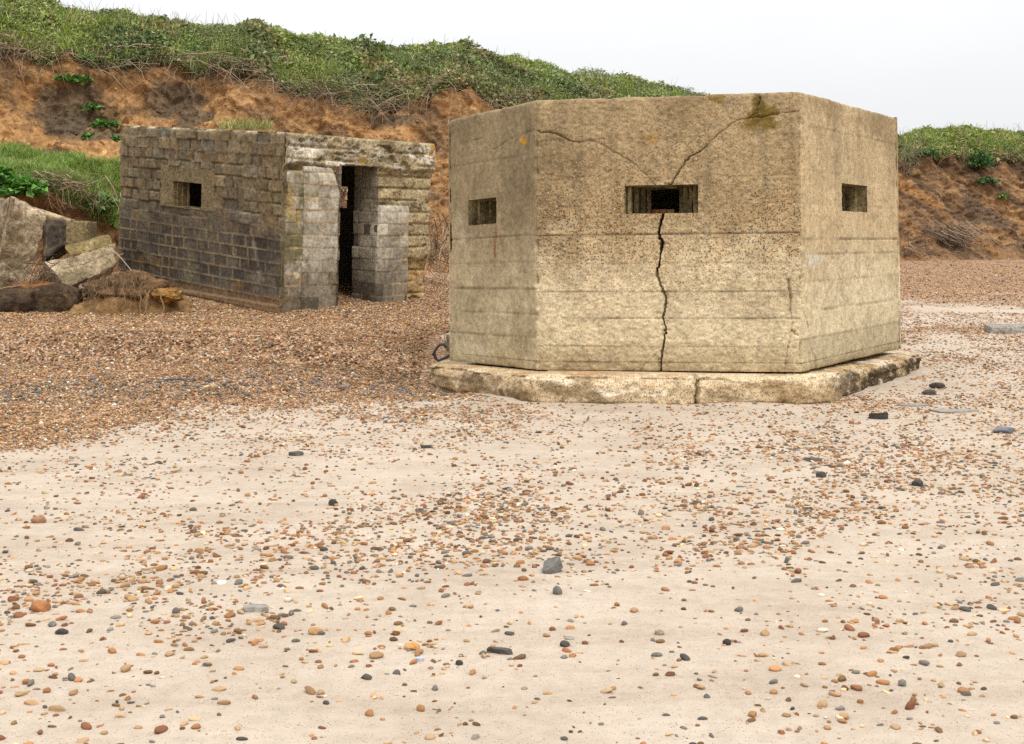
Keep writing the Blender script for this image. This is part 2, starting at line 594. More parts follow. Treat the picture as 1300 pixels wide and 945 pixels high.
def place_stones(shapes, Q, P, R, yaw, tilt, asp, hgt, cols):
    """one big array of stones: shapes (k,nv,3), per-stone centre, radius, yaw, tilt, length/width, height, colour"""
    n = len(P); S = np.array(shapes)
    pick = rng.integers(0, len(S), n)
    W = S[pick].astype(np.float32)
    W = W * (np.stack([R * asp, R / asp, R * hgt], -1)[:, None])
    ct, st = np.cos(tilt)[:, None], np.sin(tilt)[:, None]
    x, y, z = W[..., 0], W[..., 1], W[..., 2]
    x, z = x * ct - z * st, x * st + z * ct
    c, s = np.cos(yaw)[:, None], np.sin(yaw)[:, None]
    x, y = x * c - y * s, x * s + y * c
    W = np.stack([x, y, z], -1) + P[:, None]
    nv = S.shape[1]
    q = (Q[None] + (np.arange(n) * nv)[:, None, None]).reshape(-1, Q.shape[1])
    C = np.repeat(cols[:, None], nv, 1)
    return W.reshape(-1, 3), q, C.reshape(-1, 3)


def stone_cols(n, w=None):
    k = rng.choice(len(PAL), n, p=PW if w is None else w)
    c = PCOL[k] * np.exp(rng.normal(0, .2, (n, 1))) * np.exp(rng.normal(0, .022, (n, 3)))
    return k, np.clip(c, .012, .85)


def inside_plinth(X, Y):
    return (X > -1.15) & (X < 5.2) & (Y > 13.75) & (Y < 19) & (Y > 13.75 + np.maximum(0, -(X - .1)) * 2.0) & (Y > 13.75 + np.maximum(0, X - 3.1) * 1.25)


# the sparse pebbles on the sand
n0 = 520000
X = rng.uniform(-9, 13, n0); Y = 3.2 + (24 - 3.2) * rng.random(n0) ** .8
cl = fbm(X * 1.5, Y * .85, 0, 4, 51)
cl2 = fbm(X * 5, Y * 2.5, 0, 3, 52)
d = dens(X, Y) * (sm(.30, .70, cl) * .75 + .32) * (sm(.25, .75, cl2) * .9 + .4)
near = np.clip(1.35 - Y / 40, .7, 1.3)
ok = (rng.random(n0) < d * 1.75 * near) & ~inside_plinth(X, Y) & (shingle(X, Y) < .75)
X, Y = X[ok], Y[ok]
D = np.clip(np.exp(rng.normal(math.log(.0188), .43, len(X))), .006, .041)
clump = rng.random(len(X)) < .006
D[clump] *= 1.5
kk, CC = stone_cols(len(X))
print('sand pebbles', len(X))
Zp = zg(X, Y)
pu, pv = proj(np.stack([X, Y, Zp], -1))
vis = (pu > -10) & (pu < 1310) & (pv < 950)
order = np.argsort(-(D / Y) * vis)
BIG = order[:268]
REST = order[268:]

sh3, Q3 = pebble_shapes(3, 14, 200)
sh2, Q2 = pebble_shapes(2, 10, 300)
sh1, Q1 = pebble_shapes(1, 8, 400, lump=.3)

for a in (REST,):
    n = len(a); R = D[a] / 2
    hgt = rng.uniform(.35, .75, n)
    Pp = np.stack([X[a], Y[a], Zp[a] + R * hgt * rng.uniform(0, .7, n)], -1)
    V_, q_, c_ = place_stones(sh2, Q2, Pp, R, rng.uniform(0, 6.28, n), rng.normal(0, .15, n), rng.uniform(1, 1.6, n), hgt, CC[a])
    o = add('loose_pebbles', V_, q_, M_stone, cols=c_, origin=(0, 0, 0))
    tag(o, 'small loose pebbles and grit scattered all over the pale sand', 'pebbles', kind='stuff')

PEBLAB = {
    'orange brown': 'smooth orange-brown pebble lying loose on the pale sand',
    'tan': 'smooth tan pebble lying loose on the pale sand',
    'reddish brown': 'smooth dark reddish-brown pebble lying loose on the pale sand',
    'pale buff': 'smooth pale buff pebble lying loose on the pale sand',
    'dark grey': 'small dark grey pebble lying loose on the pale sand',
    'mid grey': 'small mid-grey pebble lying loose on the pale sand',
    'brown': 'dull brown pebble lying loose on the pale sand',
    'whitish': 'small whitish pebble lying loose on the pale sand'}
peb_me = []
for i, W in enumerate(sh3):
    me = mk_mesh('pebble', W * .5, Q3)
    me.materials.append(M_peb)
    peb_me.append(me)
proto = bpy.data.objects.new('pebble', peb_me[0])
for n, a in enumerate(BIG):
    c = proto if n == 0 else proto.copy()
    c.data = peb_me[n % len(peb_me)]
    asp = rng.uniform(1.0, 1.5); h = rng.uniform(.38, .75)
    c.scale = (D[a] * asp, D[a] / asp, D[a] * h)
    c.rotation_euler = (rng.normal(0, .12), rng.normal(0, .12), rng.uniform(0, 6.28))
    c.location = (X[a], Y[a], Zp[a] + D[a] * h * rng.uniform(.06, .32))
    c.color = (*CC[a], 1)
    nm = PAL[kk[a]][0]
    tag(c, PEBLAB[nm], 'pebble', nm + ' pebbles scattered on the sand')
    COL.objects.link(c)

# the shingle bank: dense pebbles, left of the pillbox and up round the block pillbox
n0 = 420000
X = rng.uniform(-18, 2.6, n0); Y = 8.5 + (27 - 8.5) * rng.random(n0) ** 1.15
s = shingle(X, Y)
ok = (rng.random(n0) < s ** 1.4 * np.clip(1.3 - (Y - 12) / 16, .25, 1.0)) & ~inside_plinth(X, Y) & (X > -0.95 * Y) & ((X > -0.5 * Y + 1) | (rng.random(n0) < .45)) & ((X < 1) | (Y > 19))
X, Y = X[ok][:175000], Y[ok][:175000]
n2_ = 60000
X2 = rng.uniform(3.5, 18, n2_); Y2 = rng.uniform(17, 45, n2_)
ok = (rng.random(n2_) < shingle(X2, Y2) * (.25 + .75 * sm(44, 22, Y2))) & ~inside_plinth(X2, Y2) & (X2 > Y2 * .26)
X, Y = np.concatenate([X, X2[ok]]), np.concatenate([Y, Y2[ok]])
n = len(X)
print('shingle pebbles', n)
D = np.clip(np.exp(rng.normal(math.log(.0212), .36, n)), .011, .06) * np.clip(.75 + Y / 70, .8, 1.3)
_, C = stone_cols(n, np.array([.29, .29, .11, .13, .05, .04, .07, .02]))
C = C * np.array([1.02, 1.07, 1.12])
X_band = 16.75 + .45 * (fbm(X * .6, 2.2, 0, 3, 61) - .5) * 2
step_shade = np.exp(-((Y - X_band) / .5) ** 2) * sm(1, -1, X)      # shade on the step of the bank, painted into the stone colour
C = C * (1 - .38 * step_shade)[:, None]
grey = gauss(Y, 14.9 + .25 * (X + 3), .8) * (X < 0) * .22
g = rng.random(n) < grey
C[g] = lin(104, 101, 97) * np.exp(rng.normal(0, .35, (g.sum(), 1)))
D[g] *= 1.3
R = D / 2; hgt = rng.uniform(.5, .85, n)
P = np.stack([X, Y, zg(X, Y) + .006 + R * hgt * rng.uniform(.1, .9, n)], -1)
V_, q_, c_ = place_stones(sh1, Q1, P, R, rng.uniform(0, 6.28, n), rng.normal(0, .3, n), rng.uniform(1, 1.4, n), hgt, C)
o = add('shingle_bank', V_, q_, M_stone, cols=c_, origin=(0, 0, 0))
tag(o, 'brown and orange shingle heaped in a bank in front of the block pillbox', 'shingle', kind='stuff')

# ---------------------------------------------------------------- stones one can tell apart


def rock(name, u, v, w, c, label, asp=1.3, h=.5, seed=0, slab=False, yaw=0., group=None, tilt=0., cat='stone'):
    p = ground_at(np.array([u]), np.array([v]))[0]
    wid = w * p[1] / F
    r = np.random.default_rng(1000 + seed)
    V0, Q = ico(4)
    if slab:    # flat, angular
        W = V0.copy()
        for k in range(9):
            a = r.uniform(0, 6.28)
            nrm = V3(math.cos(a), math.sin(a), r.normal(0, .15)); nrm /= np.linalg.norm(nrm)
            dd = r.uniform(.5, .8)
            W = W - np.clip(W @ nrm - dd, 0, None)[:, None] * nrm
        for sgn in (1, -1):
            nrm = V3(r.normal(0, .1), r.normal(0, .1), sgn); nrm /= np.linalg.norm(nrm)
            W = W - np.clip(W @ nrm - .45, 0, None)[:, None] * nrm
        W = W * V3(1, 1, 1.6)
    else:
        W = pebble_shapes(4, 1, 500 + seed, lump=.25)[0][0]
    W = W / max(np.ptp(W[:, 0]), 1e-6) * 1.0
    ext = np.ptp(W, axis=0)
    W = W / ext * V3(wid, wid / asp, wid * h / asp ** .3)
    nn = fbm(W[:, 0] / wid * 7, W[:, 1] / wid * 7, W[:, 2] / wid * 7, 3, seed) - .5
    W = W * (1 + .10 * nn)[:, None]
    ct, st = math.cos(tilt), math.sin(tilt)
    W[:, 0], W[:, 2] = W[:, 0] * ct - W[:, 2] * st, W[:, 0] * st + W[:, 2] * ct
    ca, sa = math.cos(yaw), math.sin(yaw)
    W[:, 0], W[:, 1] = W[:, 0] * ca - W[:, 1] * sa, W[:, 0] * sa + W[:, 1] * ca
    W += V3(p[0], p[1], p[2] + np.ptp(W[:, 2]) * (.5 - .22))
    cols = np.asarray(c) * (1 + .5 * (fbm(W[:, 0] * 40, W[:, 1] * 40, W[:, 2] * 40, 3, seed + 3) - .5))[:, None]
    o = add(name, W, Q, M_stone, cols=cols)
    return tag(o, label, cat, group)


G1, G2, G3, G4 = lin(78, 75, 70), lin(106, 103, 97), lin(142, 138, 130), lin(64, 61, 57)
rock('cobble', 52, 776, 24, lin(158, 108, 70), 'large round orange-brown cobble, the biggest brown stone at the left of the foreground', 1.1, .75, 1)
rock('cobble', 50, 664, 20, lin(148, 112, 88), 'rounded pinkish-brown cobble on bare sand at the left edge', 1.2, .6, 2)
rock('slate_piece', 323, 779, 33, G3, 'pale grey flat stone with a straight edge among the left foreground pebbles', 1.5, .28, 3, True, .3)
rock('slate_piece', 702, 727, 30, G2, 'jagged flat grey slate standing proud of the sand in the middle foreground', 1.1, .5, 4, True, .6, tilt=.35)
rock('slate_piece', 638, 830, 36, G1, 'long thin dark grey slate lying near the bottom of the photo', 3.0, .35, 5, True, -.35)
rock('cobble', 78, 809, 17, G4, 'knobbly blackish stone below the orange-brown cobble', 1.5, .5, 6)
rock('cobble', 525, 827, 18, lin(190, 140, 84), 'rounded orange-yellow cobble by a bluish-white pebble at the bottom', 1.3, .65, 7)
rock('cobble', 532, 842, 11, lin(170, 174, 184), 'small bluish-white pebble just below the orange-yellow cobble', 1.2, .7, 8)
rock('cobble', 583, 848, 10, G4, 'small round black pebble left of the long dark slate', 1.1, .75, 9)
rock('cobble', 401, 808, 19, lin(168, 132, 90), 'two-tone tan cobble in the left foreground', 1.3, .6, 10)
rock('cobble', 716, 823, 13, G1, 'smooth dark grey pebble beside a flat pale one at the bottom centre', 1.2, .7, 11)
rock('cobble', 723, 815, 12, G3, 'flat pale grey pebble touching a dark one at the bottom centre', 1.4, .4, 12)
rock('cobble', 834, 835, 15, G2, 'flat grey oblong pebble near the bottom, left of a tilted dark one', 1.5, .4, 13)
rock('cobble', 870, 839, 15, G1, 'tilted dark oblong pebble near the bottom, right of a flat grey one', 1.5, .6, 14, tilt=-.4, yaw=-.5)
rock('cobble', 837, 810, 12, lin(140, 126, 112), 'round brownish-grey pebble right of centre near the bottom', 1.2, .7, 15)
rock('cobble', 923, 823, 11, G4, 'round charcoal pebble near the bottom, right of the tilted dark one', 1.1, .8, 16)
rock('cobble', 938, 778, 12, G2, 'grey wedge-shaped pebble with a trail of sand, right of centre', 1.3, .6, 17, tilt=.3)
rock('cobble', 708, 757, 12, G2, 'upright grey pebble below the jagged flat slate', .9, 1.1, 18)
rock('cobble', 423, 643, 12, lin(72, 66, 58), 'lone roundish dark stone on clean sand left of centre', 1.1, .9, 19)
rock('slate_piece', 374, 579, 19, lin(88, 86, 80), 'flat dark stone pair on the upper left sand, just below the shingle', 1.8, .45, 20, True)
rock('slate_piece', 540, 570, 15, G1, 'thin slanted dark slate on the sand below the left end of the plinth', 2.2, .4, 21, True, .4)
rock('slate_piece', 1118, 533, 24, G4, 'angular blackish stone on the sand close to the right end of the plinth', 1.5, .5, 22, True, -.3)
rock('slate_piece', 1275, 550, 30, lin(112, 114, 120), 'smooth blue-grey slate hump at the right edge', 2.0, .4, 23, False)
rock('cobble', 1165, 618, 15, G1, 'rounded dark grey stone alone on the right-hand sand', 1.3, .8, 24)
rock('slate_piece', 1033, 586, 22, lin(104, 100, 92), 'elongated grey slate lying aslant right of centre', 2.6, .4, 25, True, -.25)
rock('cobble', 1042, 606, 14, G1, 'dark grey stone below the elongated aslant slate', 1.4, .7, 26)
rock('slate_piece', 1212, 523, 62, lin(146, 142, 136), 'broad flat grey slab nearly buried in the sand right of the plinth', 2.2, .06, 27, True)
rock('slate_piece', 1162, 515, 40, lin(140, 136, 128), 'thin flat grey slab half buried beside the plinth, left of the broad one', 2.0, .08, 28, True)
rock('slate_piece', 1190, 493, 21, G4, 'low dark pointed stone on the pebbles beyond the right end of the plinth', 1.6, .5, 29)
rock('slate_piece', 1180, 501, 17, G1, 'dark lumpy stone just in front of the low pointed one by the plinth', 1.3, .5, 30)
rock('slate_piece', 230, 484, 44, lin(78, 76, 74), 'long strip of dark slate lying along the shingle bank', 3.0, .12, 31, True, .1)
rock('slate_piece', 62, 524, 14, G1, 'short dark slate piece low on the left shingle', 2.2, .3, 33, True)
# ---------------------------------------------------------------- walls as finely gridded surfaces
class Wall:
    """four corners seen from outside: bottom-left, bottom-right, top-right, top-left"""
    def __init__(self, p00, p10, p11, p01):
        self.c = [np.asarray(p, float) for p in (p00, p10, p11, p01)]
        u = (self.c[1] - self.c[0] + self.c[2] - self.c[3]) / 2
        v = (self.c[3] - self.c[0] + self.c[2] - self.c[1]) / 2
        self.W, self.H = np.linalg.norm(u), np.linalg.norm(v)
        n = np.cross(u, v)
        self.n = n / np.linalg.norm(n)

    def pt(self, S, T, d=0.0):
        a = (np.asarray(S, float) / self.W)[..., None]
        b = (np.asarray(T, float) / self.H)[..., None]
        p = self.c[0] * (1 - a) * (1 - b) + self.c[1] * a * (1 - b) + self.c[2] * a * b + self.c[3] * (1 - a) * b
        return p + np.asarray(d, float)[..., None] * self.n

    def st(self, u, v):
        """where the photo pixel falls on the wall"""
        x = np.array([self.W / 2, self.H / 2])
        for _ in range(12):
            f = np.array(proj(self.pt(*x))) - (u, v)
            e = 1e-3
            J = np.stack([(np.array(proj(self.pt(x[0] + e, x[1]))) - proj(self.pt(*x))) / e,
                          (np.array(proj(self.pt(x[0], x[1] + e))) - proj(self.pt(*x))) / e], 1)
            x = x - np.linalg.solve(J, f)
        return tuple(x)

    def poly(self, pts):
        return [self.st(*p) for p in pts]


def coords(a, b, step, cuts=()):
    k = [a] + sorted(c for c in cuts if a < c < b) + [b]
    out = []
    for p, q in zip(k[:-1], k[1:]):
        n = max(1, int(round((q - p) / step)))
        out += list(np.linspace(p, q, n, endpoint=False))
    return np.array(out + [b])


def patch(name, wall, mat, parent, s, t, disp, col, holes=(), skirt=.15, agg=None, shift=None, sub=None):
    S, T = np.meshgrid(s, t)
    D = disp(S, T)
    P = wall.pt(S, T, D)
    if shift is not None:
        P = P + shift(S, T, P)
    C = col(S, T, D, P)
    A = agg(S, T, P) if agg is not None else np.zeros(S.shape)
    keep = np.ones((len(t) - 1, len(s) - 1), bool)
    ms, mt = (s[:-1] + s[1:]) / 2, (t[:-1] + t[1:]) / 2
    for (a, b, c, d) in holes:
        keep &= ~((mt[:, None] > c) & (mt[:, None] < d) & (ms[None] > a) & (ms[None] < b))
    V = [P.reshape(-1, 3)]; Cs = [C.reshape(-1, 3)]; As = [A.reshape(-1)]
    Q = [gridq(len(t), len(s), 0, keep)]
    off = P.shape[0] * P.shape[1]
    if skirt:
        idx = np.arange(off).reshape(P.shape[:2])
        loop = np.concatenate([idx[0, :-1], idx[:-1, -1], idx[-1, :0:-1], idx[:0:-1, 0]])
        prev = loop
        for k, f in enumerate((.1, .35, .7, 1.0)):
            ring = V[0][loop] - wall.n * skirt * f
            V.append(ring); Cs.append(Cs[0][loop]); As.append(As[0][loop])
            cur = off + np.arange(len(loop))
            Q.append(np.stack([prev, cur, np.roll(cur, -1), np.roll(prev, -1)], -1))
            prev = cur; off += len(loop)
    return add(name, np.concatenate(V), np.concatenate(Q), mat, parent, np.concatenate(Cs), {'agg': np.concatenate(As)})


def embrasure(name, wall, mat, parent, hole, steps, col, tail=.12):
    """stepped gun slit: each step is a tread going in and a riser narrowing the opening"""
    a, b, c, d = hole
    e0 = .012
    rings = [(a, b, c, d, e0 * 0 - .0)]
    A, B, Cc, Dd, z = a, b, c, d, 0.0
    rs = []
    rs.append((A, B, Cc, Dd, -.002))
    for (dz, inl, inr, inv) in steps:
        z -= dz
        rs.append((A, B, Cc, Dd, z))
        # a groove at the root of each step
        for (gi, gz) in ((0, .04), (.016, .04), (.016, 0)):
            rs.append((A + gi, B - gi, Cc, Dd, z - gz))
        A, B, Cc, Dd = A + inl, B - inr, Cc + inv, Dd - inv
        rs.append((A, B, Cc, Dd, z - .004))
    rs.append((A, B, Cc, Dd, z - tail))
    m = MB()
    per = 40
    def ring(r, k):
        a, b, c, d, z = r
        out = []
        for (p, q) in (((a, c), (b, c)), ((b, c), (b, d)), ((b, d), (a, d)), ((a, d), (a, c))):
            for i in range(10):
                f = i / 10
                out.append((p[0] + (q[0] - p[0]) * f, p[1] + (q[1] - p[1]) * f))
        o = np.array(out)
        n = (vn(o[:, 0] * 9, o[:, 1] * 9, k * 1.7, 77) - .5) * .02 * (1 if k else 0)
        cx, cy = (a + b) / 2, (c + d) / 2
        o = o + np.stack([np.sign(o[:, 0] - cx) * n * -1, np.sign(o[:, 1] - cy) * n * -1], 1)
        return wall.pt(o[:, 0], o[:, 1], np.full(len(o), z)), o
    pts = [ring(r, k) for k, r in enumerate(rs)]
    for k in range(len(pts) - 1):
        p, q = pts[k][0], pts[k + 1][0]
        # a few rows between, so that the tread takes colour
        rows = [p + (q - p) * f for f in (0, .34, .67, 1)]
        i = np.arange(4 * 40).reshape(4, 40)
        j = np.roll(i, -1, 1)
        Q = np.stack([i[:-1], i[1:], j[1:], j[:-1]], -1).reshape(-1, 4)
        Pv = np.concatenate(rows)
        m.add(Pv, Q, col(Pv, k))
    return m.build(name, mat, parent, smooth=False)


# ---------------------------------------------------------------- the six-sided concrete pillbox
YA, YB, YC, YD = 16.4, 14.62, 14.05, 16.5
A0, A1 = un(571, 458, YA), un(569, 152, YA)
B0, B1 = un(680, 470, YB), un(680, 126, YB)
C0, C1 = un(1019, 473, YC), un(1017, 115, YC)
D0, D1 = un(1144, 443, YD), un(1139, 149, YD)
ctr = (A0 + B0 + C0 + D0) / 4
E0, F0 = C0 + (A0 - B0) * 1.5 + V3(.3, 2.4, .05), B0 + (D0 - C0) * 1.1 + V3(-.2, 1.6, .05)
E0, F0 = V3(3.9, 19.2, D0[2]), V3(.9, 19.0, A0[2])
E1, F1 = E0 + V3(0, 0, 2.83), F0 + V3(0, 0, 2.86)
PB = thing('concrete_pillbox', (2.0, 16.2, ctr[2] - .35),
           'six-sided poured concrete pillbox with a cracked front, standing on a broken plinth on the sand', 'pillbox')
base0 = min(A0[2], B0[2], C0[2], D0[2])
WF, WL, WR = Wall(B0, C0, C1, B1), Wall(A0, B0, B1, A1), Wall(C0, D0, D1, C1)

HOLE = {}
for w, (u0, v0, u1, v1) in ((WF, (793, 235, 886, 271)), (WL, (594, 252.5, 630, 285)), (WR, (1068.5, 234.5, 1101, 269))):
    c = [w.st(u0, (v0 + v1) / 2)[0], w.st(u1, (v0 + v1) / 2)[0]]
    um = (u0 + u1) / 2
    HOLE[w] = (c[0], c[1], w.st(um, v1)[1], w.st(um, v0)[1])

# board marks: share of the wall height
BOARDS = {WF: [(.495, 1.0), (.287, .55), (.19, .8), (.088, .5), (.70, .2), (.845, .35), (.60, .15), (.39, .3)],
          WL: [(.50, .8), (.30, 1.0), (.205, .9), (.118, .7), (.80, .5), (.40, .25), (.66, .15)],
          WR: [(.417, .8), (.473, .9), (.213, 1.0), (.115, .6), (.88, .9), (.32, .3), (.60, .25), (.72, .2)]}
CR = {WF: [], WL: [], WR: []}
CR[WF] = [
    (jag(WF.poly([(842, 271), (838, 285), (836, 297), (840, 306), (839, 320), (837, 333), (834, 343), (835, 352), (840, 365), (845, 378),
                  (845, 390), (841, 402), (845, 415), (844, 430), (841, 445), (839, 460), (840, 474)]), 6, .0065, 1), .0112, .16, .10),
    (jag(WF.poly([(681, 166), (690, 168), (707, 170), (722, 178), (735, 181), (748, 178), (760, 182), (773, 188), (790, 199), (805, 208), (818, 220), (832, 235)]), 3, .006, 2), .0058, .03, 0),
    (jag(WF.poly([(848, 236), (858, 224), (868, 210), (875, 199), (888, 193), (900, 182), (910, 172), (925, 160), (938, 152), (955, 150), (975, 147), (990, 144), (1018, 141)]), 3, .006, 3), .007, .045, 0),
    (jag(WF.poly([(964, 116), (964, 130), (959, 145), (950, 151)]), 3, .006, 4), .007, .04, 0),
    (jag(WF.poly([(1001, 355), (1003, 375), (1003, 395), (1006, 410), (1004, 425), (999, 450), (996, 470)]), 3, .006, 5), .008, .04, 0),
    (jag(WF.poly([(1005, 420), (1013, 426), (1018, 432)]), 3, .006, 6), .010, .04, 0),
    (jag(WF.poly([(812, 472), (822, 460), (836, 448)]), 3, .006, 6), .004, .02, 0),
]
CR[WL] = [(jag(WL.poly([(625, 190), (638, 183), (650, 176), (665, 170), (679, 166)]), 3, .008, 8), .004, .02, 0),
          (jag(WL.poly([(595, 180), (612, 176), (625, 190)]), 3, .008, 9), .003, .015, 0),
          (jag(WL.poly([(661, 430), (661, 450), (662, 466)]), 3, .003, 9), .004, .015, 0)]
CR[WR] = [(jag(WR.poly([(1020, 385), (1022, 400), (1027, 420), (1029, 440), (1036, 455), (1039, 468)]), 3, .008, 10), .007, .04, 0),
          (jag(WR.poly([(1139, 330), (1138, 350), (1140, 372), (1139, 392)]), 2, .006, 10), .008, .03, 0)]


def conc_disp(w, seed, rough):
    H, W = w.H, w.W
    def f(S, T):
        P = w.pt(S, T)
        x, y, z = P[..., 0], P[..., 1], P[..., 2]
        d = .016 * (fbm(x * 1.1, y * 1.1, z * 1.1, 4, 3) - .5)
        d += rough * .010 * (fbm(x * 34, y * 34, z * 34, 2, 5) - .5) * 2
        # spalled patches
        sp = sm(.62, .72, fbm(x * 2.1, y * 2.1, z * 2.6, 4, 9))
        d -= .008 * sp
        wob = .006 * (vn(S * 1.5, T * 3, 0, 12) - .5)
        for k, (t, a) in enumerate(BOARDS[w]):
            tt = T - t * H + wob
            a2 = a * (.25 + 1.1 * sm(.3, .6, fbm(S * 2.2, t * 40, 0, 3, 60 + k)))
            d -= .012 * a2 * np.exp(-(tt / .008) ** 2)
            d += .004 * a * sm(-.01, .01, tt) * (1 if k % 2 else -1) * gauss(tt, 0, .3)
        for pts, wd, dep, lips in CR[w]:
            q, pos = seg_dist(S, T, pts)
            ww = wd * (.35 + 1.5 * fbm(pos * 14, 1, 0, 3, 4) ** 1.3 * (1 if wd < .012 else .55 + .9 * sm(.05, .35, pos)))
            d -= dep * (.5 + .5 * (wd > .012) + .7 * (wd <= .012) * sm(.35, .6, vn(pos * 9, 3, 0, 14))) * np.clip(1.15 - q / ww, 0, 1) ** .6
            d -= .003 * np.exp(-(q / (wd * 3)) ** 2)
            if lips:      # spalled lips
                d -= .022 * sm(.055, .012, q) * sm(.56, .66, fbm(S * 9, T * 9, 0, 3, 15))
        # foot of the wall is chipped, upper edge weathered round
        foot = np.exp(-T / .05) * (.4 + vn(S * 6, 2, 0, 8) * 1.2)
        d -= .03 * foot
        d -= .020 * np.exp(-(H - T) / .02)
        return d * sm(-.004, .035, S) * sm(-.004, .035, W - S)
    return f


def corner_shift(w, left, right):
    def f(S, T, P):
        out = np.zeros(P.shape)
        for (edge, bis, cid) in ((S, left, 0), (w.W - S, right, 1)):
            if bis is None: continue
            z = P[..., 2]
            chip = .012 + .09 * np.clip(fbm(z * 5, bis[1] * 9, 0, 4, 90) - .52, 0, 1) * 2
            chip = chip + .03 * np.clip(vn(z * 17, bis[1] * 5, 0, 91) - .6, 0, 1)
            out[..., 2] -= (.02 * fbm(S * 4, P[..., 0], 0, 4, 93) + .03 * np.clip(vn(S * 11, P[..., 0], 0, 94) - .65, 0, 1)) * np.exp(-(w.H - T) / .03) * .5
            out -= np.asarray(bis[0])[None, None] * (chip * np.exp(-(edge / .03)))[..., None]
        return out
    return f


def bis(a, b):
    v = a + b
    return v / np.linalg.norm(v)


C_UP, C_LOW, C_DARK, C_PALE = lin(160, 140, 107), lin(206, 190, 157), lin(108, 94, 72), lin(210, 197, 166)


def conc_col(w, up, low, lim, seed, streak=1.0):
    H, W = w.H, w.W
    def f(S, T, D, P):
        x, y, z = P[..., 0], P[..., 1], P[..., 2]
        h = T / H
        n = fbm(x * 1.3, y * 1.3, z * 1.3, 5, 101 + seed)
        k = sm(lim - .16, lim + .14, h + .36 * (n - .5))
        c = mix(low, up, k)
        c = c * (.78 + .44 * fbm(x * 6, y * 6, z * 6, 4, 111))[..., None]
        # rain streaks run down from the top
        st = fbm(S * 9, T * .5, 0, 4, 120 + seed)
        c = mix(c, c * .78, streak * sm(.50, .72, st) * sm(.25, .8, h))
        # darker broken bands along the board marks
        for kk, (t, a) in enumerate(BOARDS[w]):
            q = np.exp(-((T - t * H) / .016) ** 2) * a
            c = mix(c, C_DARK * .7, q * .6 * sm(.3, .6, fbm(S * 3, t * 30, 0, 3, 70 + kk)))
        dirty = sm(.50, .72, fbm(x * 1.7, y * 1.7, z * 1.5, 6, 140 + seed, .6))
        c = mix(c, c * np.array([.60, .58, .55]), dirty * .62)
        pale = sm(.60, .74, fbm(x * 1.9 + 9, y * 1.9, z * 2.6, 5, 150 + seed))
        c = mix(c, C_PALE, pale * .5 * (1 - sm(.4, .7, h)))
        return c
    return f


def splash(w, c, S, T, u, v, ru, rv, colr, seed, amt=1.0):
    s0, t0 = w.st(u, v)
    s1, t1 = w.st(u + ru, v - rv)
    r = np.hypot((S - s0) / (abs(s1 - s0) + 1e-6), (T - t0) / (abs(t1 - t0) + 1e-6))
    k = sm(1.15, .45, r + (fbm(S * 12, T * 12, 0, 4, seed) - .5) * 1.5)
    return mix(c, colr, k * amt)


def col_front(S, T, D, P):
    c = conc_col(WF, C_UP, C_LOW, .48, 1)(S, T, D, P)
    h = T / WF.H
    band = gauss(h, .045, .04) * .55
    c = mix(c, lin(160, 142, 108), band)
    c = splash(WF, c, S, T, 968, 152, 24, 20, lin(104, 84, 24), 201, .9)
    c = splash(WF, c, S, T, 962, 134, 8, 20, lin(92, 76, 24), 202, .9)
    c = splash(WF, c, S, T, 908, 122, 16, 8, lin(112, 90, 34), 203, .8)
    c = splash(WF, c, S, T, 828, 176, 14, 9, lin(160, 122, 50), 204, .5)
    c = splash(WF, c, S, T, 840, 430, 70, 22, lin(186, 172, 138), 205, .35)
    return c


def col_left(S, T, D, P):
    c = conc_col(WL, lin(152, 136, 106), lin(184, 169, 136), .42, 2, .6)(S, T, D, P)
    c = splash(WL, c, S, T, 664, 178, 5, 8, lin(186, 134, 24), 211, 1)
    c = splash(WL, c, S, T, 655, 235, 20, 50, lin(112, 98, 76), 212, .45)
    c = splash(WL, c, S, T, 582, 280, 8, 12, lin(176, 168, 140), 213, .6)
    # rust run below the slit
    s0, t0 = WL.st(628.5, 286)
    s1, t1 = WL.st(629, 350)
    k = np.exp(-((S - s0 - .01 * np.sin(T * 9)) / .028) ** 2) * sm(t1, t1 + .3, T) * (T < t0) * (.55 + .45 * vn(S * 30, T * 5, 0, 6))
    c = mix(c, lin(128, 74, 40), k * .85)
    c = splash(WL, c, S, T, 600, 445, 26, 14, lin(206, 194, 164), 214, .6)
    return c


def col_right(S, T, D, P):
    c = conc_col(WR, lin(182, 162, 127), lin(200, 186, 154), .42, 3, .55)(S, T, D, P)
    h = T / WR.H
    c = mix(c, lin(164, 152, 122), .6 * sm(.125, .11, h))
    c = splash(WR, c, S, T, 1035, 330, 16, 10, lin(196, 190, 176), 221, .6)
    c = splash(WR, c, S, T, 1115, 150, 26, 26, lin(118, 100, 70), 222, .6)
    c = splash(WR, c, S, T, 1042, 118, 30, 22, lin(128, 108, 76), 223, .5)
    return c


def agg_front(S, T, P):
    h = T / WF.H
    base = .36 + .45 * gauss(h, .52, .2) + .15 * (h > .4)
    return np.clip(base * (.6 + .8 * fbm(S * 2, T * 2, 0, 4, 230)), 0, 1)


agg_left = lambda S, T, P: np.clip(.30 * (.4 + 1.2 * fbm(S * 2, T * 2, 0, 4, 231)), 0, 1)
agg_right = lambda S, T, P: np.clip((.38 + .15 * (T / WR.H)) * (.5 + fbm(S * 2, T * 2, 0, 4, 232)), 0, 1)


def slit_col(P, k):
    n = fbm(P[:, 0] * 7, P[:, 1] * 7, P[:, 2] * 3, 4, 240)
    c = mix(lin(160, 144, 106), lin(116, 101, 70), sm(.3, .7, n))
    if k == 0: c = c * 1.0
    return c


